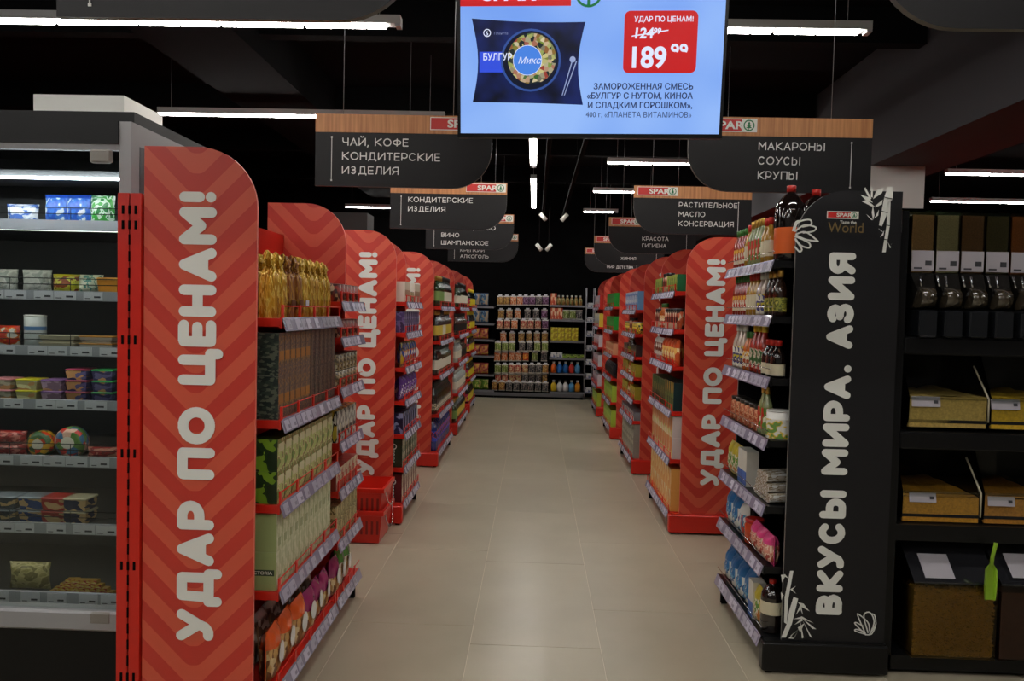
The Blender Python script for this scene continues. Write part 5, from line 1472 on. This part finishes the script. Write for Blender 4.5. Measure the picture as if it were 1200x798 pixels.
for i, (c, nm) in enumerate(cols):
    xa = bpnt(1074 + i * 29.7, 300)[0]; xb = bpnt(1101.5 + i * 29.7, 300)[0]
    z1, z0 = BZ(247), BZ(320)
    r = empty('gravity_bin', ((xa + xb) / 2, BY + .2, BZ(396))); tag(r, 'clear gravity dispenser filled with %s, %s from left' % (nm, ORD[i]), 'dispenser', 'gravity dispensers')
    MB().box(xa, xb, BY + .05, BY + .35, z0, z1, CLRD).build('bin_body', r)
    g = mat('grain_%d' % i, c, .7, noise=.5, scale=160)
    tag(MB().box(xa + .004, xb - .004, BY + .055, BY + .34, z0 + .004, z1 - .012, g).build('bin_contents', r), kind='stuff')
    MB().box(xa + .002, xb - .002, BY + .045, BY + .049, BZ(317), BZ(293), LBL).box(xa + .06, xb - .012, BY + .0435, BY + .045, BZ(311), BZ(305), INK).box(xa + .012, xa + .045, BY + .0435, BY + .045, BZ(315), BZ(313), INK).build('product_label', r)
    # tapering throat, lever and drum
    xm = (xa + xb) / 2; hw = (xb - xa) / 2
    zt0, zt1 = BZ(362), z0
    th = MB().loft([[(xm - hw * s, BY + y0_, z), (xm + hw * s, BY + y0_, z), (xm + hw * s, BY + .3, z), (xm - hw * s, BY + .3, z)] for s, y0_, z in ((.7, .06, zt0), (.8, .0, (zt0 + zt1) / 2), (1, .05, zt1))], mat('dispenser_black', (34, 32, 30), .15, coat=1)); th.build('throat', r)
    dm = MB(); dm.loft([[(xm + q, BY + .02 + .05 * math.cos(2 * PI * j / 14), (zt0 + zt1) / 2 - .03 + .045 * math.sin(2 * PI * j / 14)) for j in range(14)] for q in (-hw * .62, hw * .62)], mat('smoky_plastic', (70, 62, 50), .12, coat=1), True); dm.build('drum', r)
    for s in (-1, 1): MB().tube([(xm + s * hw * .72, BY - .01, zt1 - .012), (xm + s * hw * .76, BY - .03, zt1 - .06)], .004, STEEL, 5).build('lever', r)
    MB().bbox(xa + .01, xb - .01, BY - .03, BY + .1, BZ(396) + .002, BZ(364), .006, mat('cup_black', (26, 28, 32), .25, coat=1)).build('catch_cup', r)
def scoop_bin(px0, px1, py0, py1, c, nm, lab, Yf, fillf, name='scoop_bin', label=''):
    xa = bpnt(px0, 560)[0]; xb = bpnt(px1, 560)[0]; z1 = BZ(py0); z0 = BZ(py1) + .002
    r = empty(name, ((xa + xb) / 2, Yf + .2, z0)); tag(r, label, 'bin', 'clear scoop bins')
    # sloping front: lower lip stands forward
    H = z1 - z0
    pr = [(Yf + .02, z0), (Yf, z0 + H * .12), (Yf, z0 + H * .42), (Yf + .10, z1), (Yf + .5, z1), (Yf + .5, z0)]
    n = len(pr)
    mb = MB(); mb.loft([[(x, y, z) for y, z in pr] for x in (xa, xb)], CLRD); mb.build('bin_body', r)
    ff = z0 + H * fillf
    g = mat('bulk_' + nm, c, .65, noise=.55, scale=110)
    rn = random.Random(len(nm))
    m2 = MB(); nx_, ny_ = 14, 10; vs = []
    for j in range(ny_ + 1):
        for i in range(nx_ + 1):
            vs.append((xa + .006 + (xb - xa - .012) * i / nx_, Yf + .008 + .48 * j / ny_, ff + rn.uniform(-.004, .004) + .01 * math.sin(i * .5) * (j / ny_)))
    k_ = len(vs)
    m2.raw(vs, [(j * (nx_ + 1) + i, j * (nx_ + 1) + i + 1, (j + 1) * (nx_ + 1) + i + 1, (j + 1) * (nx_ + 1) + i) for j in range(ny_) for i in range(nx_)], g, False)
    bx = [(xa + .006, Yf + .008), (xb - .006, Yf + .008), (xb - .006, Yf + .488), (xa + .006, Yf + .488)]
    m2.raw([(x, y, z0 + .004) for x, y in bx] + [(x, y, ff - .004) for x, y in bx], [(0, 1, 5, 4), (1, 2, 6, 5), (3, 0, 4, 7), (0, 3, 2, 1)], g)
    o = m2.build('bin_contents', r); o['kind'] = 'stuff'
    MB().tube([(xb - .004, Yf - .004, z0 + H * .1), (xb - .004, Yf - .004, z0 + H * .42), (xb - .03, Yf + .08, z0 + H * .86)], .004, mat('bin_edge', (196, 186, 160), .3), 5).build('bin_edge', r)
    MB().box(xa, xb, Yf - .003, Yf + .003, z0 + H * .40, z0 + H * .43, CLRD).build('front_rim', r)
    (lx0, ly0, lx1, ly1) = lab
    la, lb_ = bpnt(lx0, ly1)[0], bpnt(lx1, ly1)[0]
    zc = BZ((ly0 + ly1) / 2); hh = (BZ(ly0) - BZ(ly1)) / 2
    MB().raw([(la, Yf - .004, zc - hh), (lb_, Yf - .004, zc - hh), (lb_, Yf + .003, zc + hh), (la, Yf + .003, zc + hh)], [(0, 1, 2, 3)], LBL).raw([(lb_ - .03, Yf - .006, zc - hh * .3), (lb_ - .012, Yf - .006, zc - hh * .3), (lb_ - .012, Yf - .003, zc + hh * .3), (lb_ - .03, Yf - .003, zc + hh * .3)], [(0, 1, 2, 3)], INK).build('product_label', r)
    return r
scoop_bin(1066, 1160, 418, 504, (190, 160, 84), 'oats', (1072, 466, 1106, 478), BY + .03, .45, label='clear scoop bin of beige flakes, upper row, next to the black display')
scoop_bin(1163, 1257, 418, 504, (214, 170, 40), 'corn', (1166, 467, 1200, 479), BY + .03, .45, label='clear scoop bin of yellow flakes, upper row, at the frame edge')
scoop_bin(1063, 1156, 528, 616, (196, 140, 40), 'lentils', (1069, 580, 1101, 591), BY + .03, .36, label='clear scoop bin of golden grains, middle row, next to the black display')
scoop_bin(1160, 1253, 528, 616, (190, 130, 44), 'peas', (1162, 582, 1194, 593), BY + .03, .36, label='clear scoop bin of golden grains, middle row, at the frame edge')
def deep_bin(px0, px1, c, nm, label):
    xa = bpnt(px0, 700)[0]; xb = bpnt(px1, 700)[0]; z1 = BZ(640); z0 = BZ(770) + .002; zm = BZ(683)
    Yf = BY - .02
    r = empty('deep_bin', ((xa + xb) / 2, Yf + .2, z0)); tag(r, label, 'bin', 'deep pasta bins')
    MB().box(xa, xb, Yf, Yf + .5, z0, zm, CLRD).build('bin_body', r)
    MB().raw([(xa, Yf, zm + .002), (xb, Yf, zm + .002), (xb, Yf + .16, z1 - .01), (xa, Yf + .16, z1 - .01), (xa, Yf, zm + .008), (xb, Yf, zm + .008), (xb, Yf + .16, z1 - .004), (xa, Yf + .16, z1 - .004)], [(0, 1, 2, 3), (7, 6, 5, 4), (0, 4, 5, 1), (1, 5, 6, 2), (2, 6, 7, 3), (3, 7, 4, 0)], mat('smoke_lid', (40, 40, 44), .12, coat=1)).build('lid', r)
    # the heap: thousands of little pasta pieces
    rn = random.Random(9); g = mat('pasta_' + nm, c, .55, noise=.25, scale=40); m2 = MB()
    m2.box(xa + .012, xb - .012, Yf + .012, Yf + .48, z0 + .004, zm - .035, mat('pasta_core_' + nm, tuple(int(q * .8) for q in c), .8))
    def piece(x, y, z):
        a = rn.uniform(0, PI); b_ = rn.uniform(-.7, .7); L = .007; R = .0026
        d = Vector((math.cos(a) * math.cos(b_), math.sin(a) * math.cos(b_), math.sin(b_)))
        u = d.cross(Vector((0, 0, 1))).normalized() * R; v = d.cross(u).normalized() * R; p = Vector((x, y, z))
        m2.raw([p - d * L + u, p - d * L + v, p - d * L - u - v, p + d * L + u, p + d * L + v, p + d * L - u - v], [(0, 1, 4, 3), (1, 2, 5, 4), (2, 0, 3, 5), (0, 2, 1), (3, 4, 5)], g)
    if nm == 'golden':
        for _ in range(5200): piece(rn.uniform(xa + .01, xb - .01), Yf + rn.uniform(.008, .014), rn.uniform(z0 + .01, zm - .03))
        for _ in range(2600): piece(rn.uniform(xa + .01, xb - .01), Yf + rn.uniform(.01, .45), zm - .033 + rn.uniform(-.004, .012))
    else:
        m2.box(xa + .008, xb - .008, Yf + .008, Yf + .48, z0 + .004, zm - .03, g)
    tag(m2.build('bin_contents', r), kind='stuff')
    l0, lz0 = bpnt(px0 + 15, 676); l1, lz1 = bpnt(px0 + 51, 658)
    lo_ = MB().raw([(l0, Yf + .008, lz0 - .0), (l1, Yf + .008, lz0), (l1 - .004, Yf + .085, lz1 + .012), (l0 - .004, Yf + .085, lz1 + .012)], [(0, 1, 2, 3)], LBL)
    lo_.raw([(l1 - .035, Yf + .02, lz0 + .013), (l1 - .015, Yf + .02, lz0 + .013), (l1 - .016, Yf + .042, lz0 + .03), (l1 - .036, Yf + .042, lz0 + .03)], [(0, 1, 2, 3)], INK); lo_.build('product_label', r)
deep_bin(1068, 1166, (232, 178, 64), 'golden', 'deep clear bin of short golden pasta with smoky lid')
deep_bin(1170, 1268, (110, 60, 40), 'brown', 'deep clear bin of red-brown lentils at the frame edge')
# green scoop in its holder between the deep bins
GRN = mat('lime_plastic', (150, 190, 50), .35)
sx0, sz0 = bpnt(1160, 700, BY - .05); _, sz1 = bpnt(1163, 636, BY - .05)
sc = empty('scoop', (sx0, BY - .05, sz0)); tag(sc, 'lime green plastic scoop standing between the two deep bins', 'scoop')
hz = sz0 + (sz1 - sz0) * .55
pr = [(.0, -.02), (.018, -.012), (.021, 0), (.021, 0)]
MB().loft([[(sx0 + hw * c0, BY - .05 + dd_ * s0, z) for c0, s0 in ((-1, -.4), (-.9, .5), (-.4, .9), (.4, .9), (.9, .5), (1, -.4), (.85, -.3), (.7, .4), (-.7, .4), (-.85, -.3))] for hw, dd_, z in ((.022, .012, sz0 - .012), (.024, .02, sz0 + .05), (.022, .02, hz - .01), (.008, .006, hz + .015))], GRN).build('scoop_bowl', sc)
MB().tube([(sx0, BY - .05, hz + .01), (sx0 + .004, BY - .05, hz + .05), (sx0 + .012, BY - .052, sz1 - .01), (sx0 + .013, BY - .052, sz1)], .008, GRN, 8).build('scoop_handle', sc)

# ================================================================== back wall display
WY = 13.8
def wp(px, py): return proj_point(px, py, WY)
bw = empty('back_wall_display', (0, WY + .3, 0)); tag(bw, 'wide black display against the back wall hung with small packs', 'display shelf')
wx0, wx1 = -1.75, wp(685, 400)[0]
wz0, wz1 = 0, wp(640, 336)[1]
MB().box(wx0, wx1, WY + .0, WY + .47, 0, wp(640, 463)[1], BLKM).build('plinth', bw)
MB().box(wx0, wx1, WY + .46, WY + .475, .1, wz1, BLKM).build('back_panel', bw)
xs = wp(643, 400)[0]
for py in (462,):
    MB().box(wx0, wx1, WY - .012, WY - .002, wp(640, py + 3)[1], wp(640, py - 1)[1], mat('rail_dim', (96, 96, 100), .4)).build('price_rail', bw)
for x in (wx0, xs - .01, wx1 - .02): MB().box(x, x + .02, WY + .1, WY + .45, .1, wz1, BLKM).build('divider', bw)
pal = [[(170, 60, 50), (220, 190, 150)], [(190, 150, 80), (110, 60, 40)], [(210, 110, 50), (230, 200, 170)], [(90, 50, 80), (160, 120, 160)], [(120, 140, 60), (200, 200, 150)], [(60, 60, 64), (150, 140, 130)], [(196, 170, 120), (150, 60, 50)], [(50, 90, 130), (200, 210, 220)], [(200, 60, 40), (240, 170, 60)]]
for i, (a, b_) in enumerate(pal):
    key = 'snack%d' % i
    bag(key, 'hanging_snack_pack', .112, .06, .17, P('sn_p%d' % i, [a, b_, a], 3, .4, 90 + i), mat('sn_t%d' % i, (222, 218, 210), .4), ['red', 'tan', 'orange', 'violet', 'green', 'dark grey', 'beige', 'blue', 'red and yellow'][i] + ' snack pack', None, .9, .003, i + 20)
HOOK = mat('hook_black', (40, 40, 42), .4)
rows = [  # y of pack bottoms, px range, colour choices, size factor
    (358, [(582, 613, (1, 2, 2)), (612, 643, (3, 5, 3))]), (374, [(582, 611, (1, 6, 2)), (613, 643, (5, 3))]), (386, [(581, 607, (0, 2)), (609, 643, (0, 0, 3))]), (401, [(584, 605, (2, 6)), (606, 643, (1, 6, 1))]),
    (412, [(579, 604, (4, 4)), (607, 643, (5, 4, 4))]), (424, [(578, 620, (2, 2, 8)), (621, 643, (4, 5))]), (438, [(579, 643, (4, 0, 6, 5, 1))]), (450, [(579, 643, (0, 6, 5, 5, 1))]), (460, [(575, 643, (1, 5, 5, 5))])]
for ri, (py, segs) in enumerate(rows):
    hm = MB()
    ci = 0
    for (pa, pb, ch) in segs:
        n = max(1, int((pb - pa) / 7.7))
        for j in range(n):
            px = pa + (pb - pa) * (j + .5) / n
            x, z = wp(px, py)
            key = 'snack%d' % ch[j * len(ch) // n]
            k = KINDS[key]
            yy = WY + .08 + .075 * (ri % 2)
            z = max(z, .115)
            put(key, (x, yy, z), random.uniform(-.1, .1), '%s, %s from left, %s row down, middle of back wall' % (k.desc, ORD[ci], ORD[ri])); ci += 1
            hm.box(x - .004, x + .004, yy - .03, WY + .45, z + .173, z + .178, HOOK)
            hm.box(x - .03, x + .03, yy - .034, yy - .031, z + .165, z + .195, CARD)
    o = hm.build('hook_row', bw); o['kind'] = 'stuff'
# left part: bigger blue and red packs
bag('crispL', 'crisp_bag', .15, .08, .23, P('crl', [(40, 70, 100), (90, 130, 160), (170, 150, 120)], 3, .4, 110), mat('crl_t', (40, 60, 90), .4), 'blue crisp bag', None, .85, .004, 30)
bag('crispR', 'crisp_bag', .15, .08, .2, P('crr', [(150, 60, 50), (190, 110, 90), (206, 160, 60)], 3, .4, 111), mat('crr_t', (150, 50, 44), .4), 'red crisp bag', None, .85, .004, 31)
bag('crispG', 'crisp_bag', .15, .08, .19, P('crg', [(90, 130, 40), (150, 170, 60), (200, 190, 120)], 3, .4, 112), mat('crg_t', (80, 120, 40), .4), 'green crisp bag', None, .85, .004, 32)
def lshelf(pa, pb, py, items, sh, zone, thick=.02, ylay=1):
    x0_, z = wp(pa, py); x1_, _ = wp(pb, py); z = max(z, .13)
    s = MB().box(x0_, x1_, WY + .02, WY + .44, z - thick, z, BLK).build('shelf', bw)
    MB().box(x0_, x1_, WY + .008, WY + .018, z - .035, z - .0, mat('rail_mid', (120, 120, 126), .4)).build('price_rail', s)
    q = 0; x = x0_ + .02
    for key, n in items:
        k = KINDS[key]; c = 0
        while c < n and x + k.w < x1_ - .005:
            for L in range(ylay):
                put(key, (x + k.w / 2, WY + .04 + k.d / 2, z + .0006 + L * (k.h + .001)), 0, '%s, %s from left%s, %s, %s' % (k.desc, ORD[c], '' if ylay == 1 else (' in lower layer' if L == 0 else ' in upper layer'), sh, zone))
            x += k.w + .006; c += 1
for py, key, sh in ((358, 'crispL', 'top shelf'), (378, 'crispL', 'second shelf'), (397, 'crispR', 'third shelf'), (416, 'crispR', 'fourth shelf'), (438, 'crispR', 'fifth shelf'), (460, 'crispG', 'bottom shelf')):
    lshelf(540, 579, py, [(key, 4)], sh, 'back wall, left part')
# right part
simple('tallred', 'snack_box', .1, .08, .2, (190, 80, 50), (180, 60, 40), [(206, 90, 50), (230, 190, 150), (190, 60, 40)], 'tall red snack box', 113)
bottle('beerg', 'juice_bottle', .035, .17, P('beer_p', [(160, 110, 60), (96, 120, 60), (190, 170, 120)], 3, .3, 114), CAPW, None, 'small mixed drink bottle', 'sauce')
simple('yellowbig', 'crisp_carton', .115, .1, .115, (206, 190, 40), (206, 190, 40), [(210, 196, 40), (226, 210, 70), (180, 150, 30)], 'yellow carton', 115)
simple('whitebx', 'paper_pack', .1, .09, .09, (200, 200, 206), (190, 190, 196), [(206, 206, 210), (120, 130, 160), (220, 220, 220)], 'white paper pack', 116)
simple('greenbx', 'flat_green_pack', .12, .09, .06, (110, 150, 50), (110, 150, 50), [(120, 160, 50), (180, 190, 90), (60, 70, 40)], 'flat green pack', 117)
for key, c in (('c_or', (226, 100, 30)), ('c_bl', (40, 110, 190)), ('c_rd', (200, 50, 40)), ('c_ye', (222, 190, 40)), ('c_wh', (220, 220, 222)), ('c_lb', (90, 160, 210)), ('c_yo', (226, 150, 40)), ('c_do', (206, 90, 40))):
    bottle(key, 'cleaner_bottle', .05, .2, mat(key, c, .3), CAPW if key != 'c_wh' else CAPB, None, {'c_or': 'orange', 'c_bl': 'blue', 'c_rd': 'red', 'c_ye': 'yellow', 'c_wh': 'white', 'c_lb': 'light blue', 'c_yo': 'amber', 'c_do': 'dark orange'}[key] + ' cleaner bottle', 'sauce')
Z = 'back wall, right part'
lshelf(644, 685, 357, [('tallred', 1), ('beerg', 9)], 'top shelf', Z)
lshelf(644, 685, 374, [('tallred', 2), ('snack4', 2), ('snack5', 2)], 'second shelf', Z)
lshelf(644, 685, 399, [('yellowbig', 5)], 'third shelf', Z, ylay=2)
lshelf(644, 685, 419, [('whitebx', 2), ('greenbx', 3)], 'fourth shelf', Z)
lshelf(644, 685, 437, [('c_or', 1), ('c_bl', 2), ('c_rd', 1), ('c_lb', 1), ('c_do', 1)], 'fifth shelf', Z)
lshelf(644, 685, 461, [('c_ye', 1), ('c_wh', 2), ('c_lb', 1), ('c_yo', 2)], 'bottom shelf', Z)
# pale wire rack at its right end
wr_ = empty('wire_rack', (wx1 + .1, WY + .2, 0)); tag(wr_, 'pale grey wire rack of pale packs right of the back wall display', 'rack')
rx0, rx1 = wx1 + .02, wx1 + .17
m_ = MB()
for x in (rx0, rx1):
    for y in (WY + .05, WY + .4): m_.tube([(x, y, 0), (x, y, wz1)], .008, LGREY, 5)
m_.build('frame', wr_)
for j in range(7):
    z = .12 + j * .25
    mm = MB(); mm.box(rx0, rx1, WY + .05, WY + .4, z - .008, z, LGREY)
    mm.tube([(rx0, WY + .04, z + .06), (rx1, WY + .04, z + .06)], .005, LGREY, 5); mm.build('shelf', wr_)
    put('whitebx', ((rx0 + rx1) / 2, WY + .12, z + .0006), 0, 'white paper pack on level %s from the bottom of the pale wire rack' % ORD[j])

# samples of kinds that found no place are not part of the shop
for k in KINDS.values():
    if not k.used:
        for o in [k.root] + list(k.root.children_recursive):
            bpy.data.objects.remove(o, do_unlink=True)
import re as _re
for o in COL.objects:
    if o.get('label') and len(o['label'].replace(',', '').split()) > 16: print('LONG', o['label'])
_seen = {}
for o in COL.objects:
    if o.get('label') and o.get('category'): _seen.setdefault(o['label'], []).append(o.name)
for l_, n_ in _seen.items():
    if len(n_) > 1: print('DUP', l_, n_)
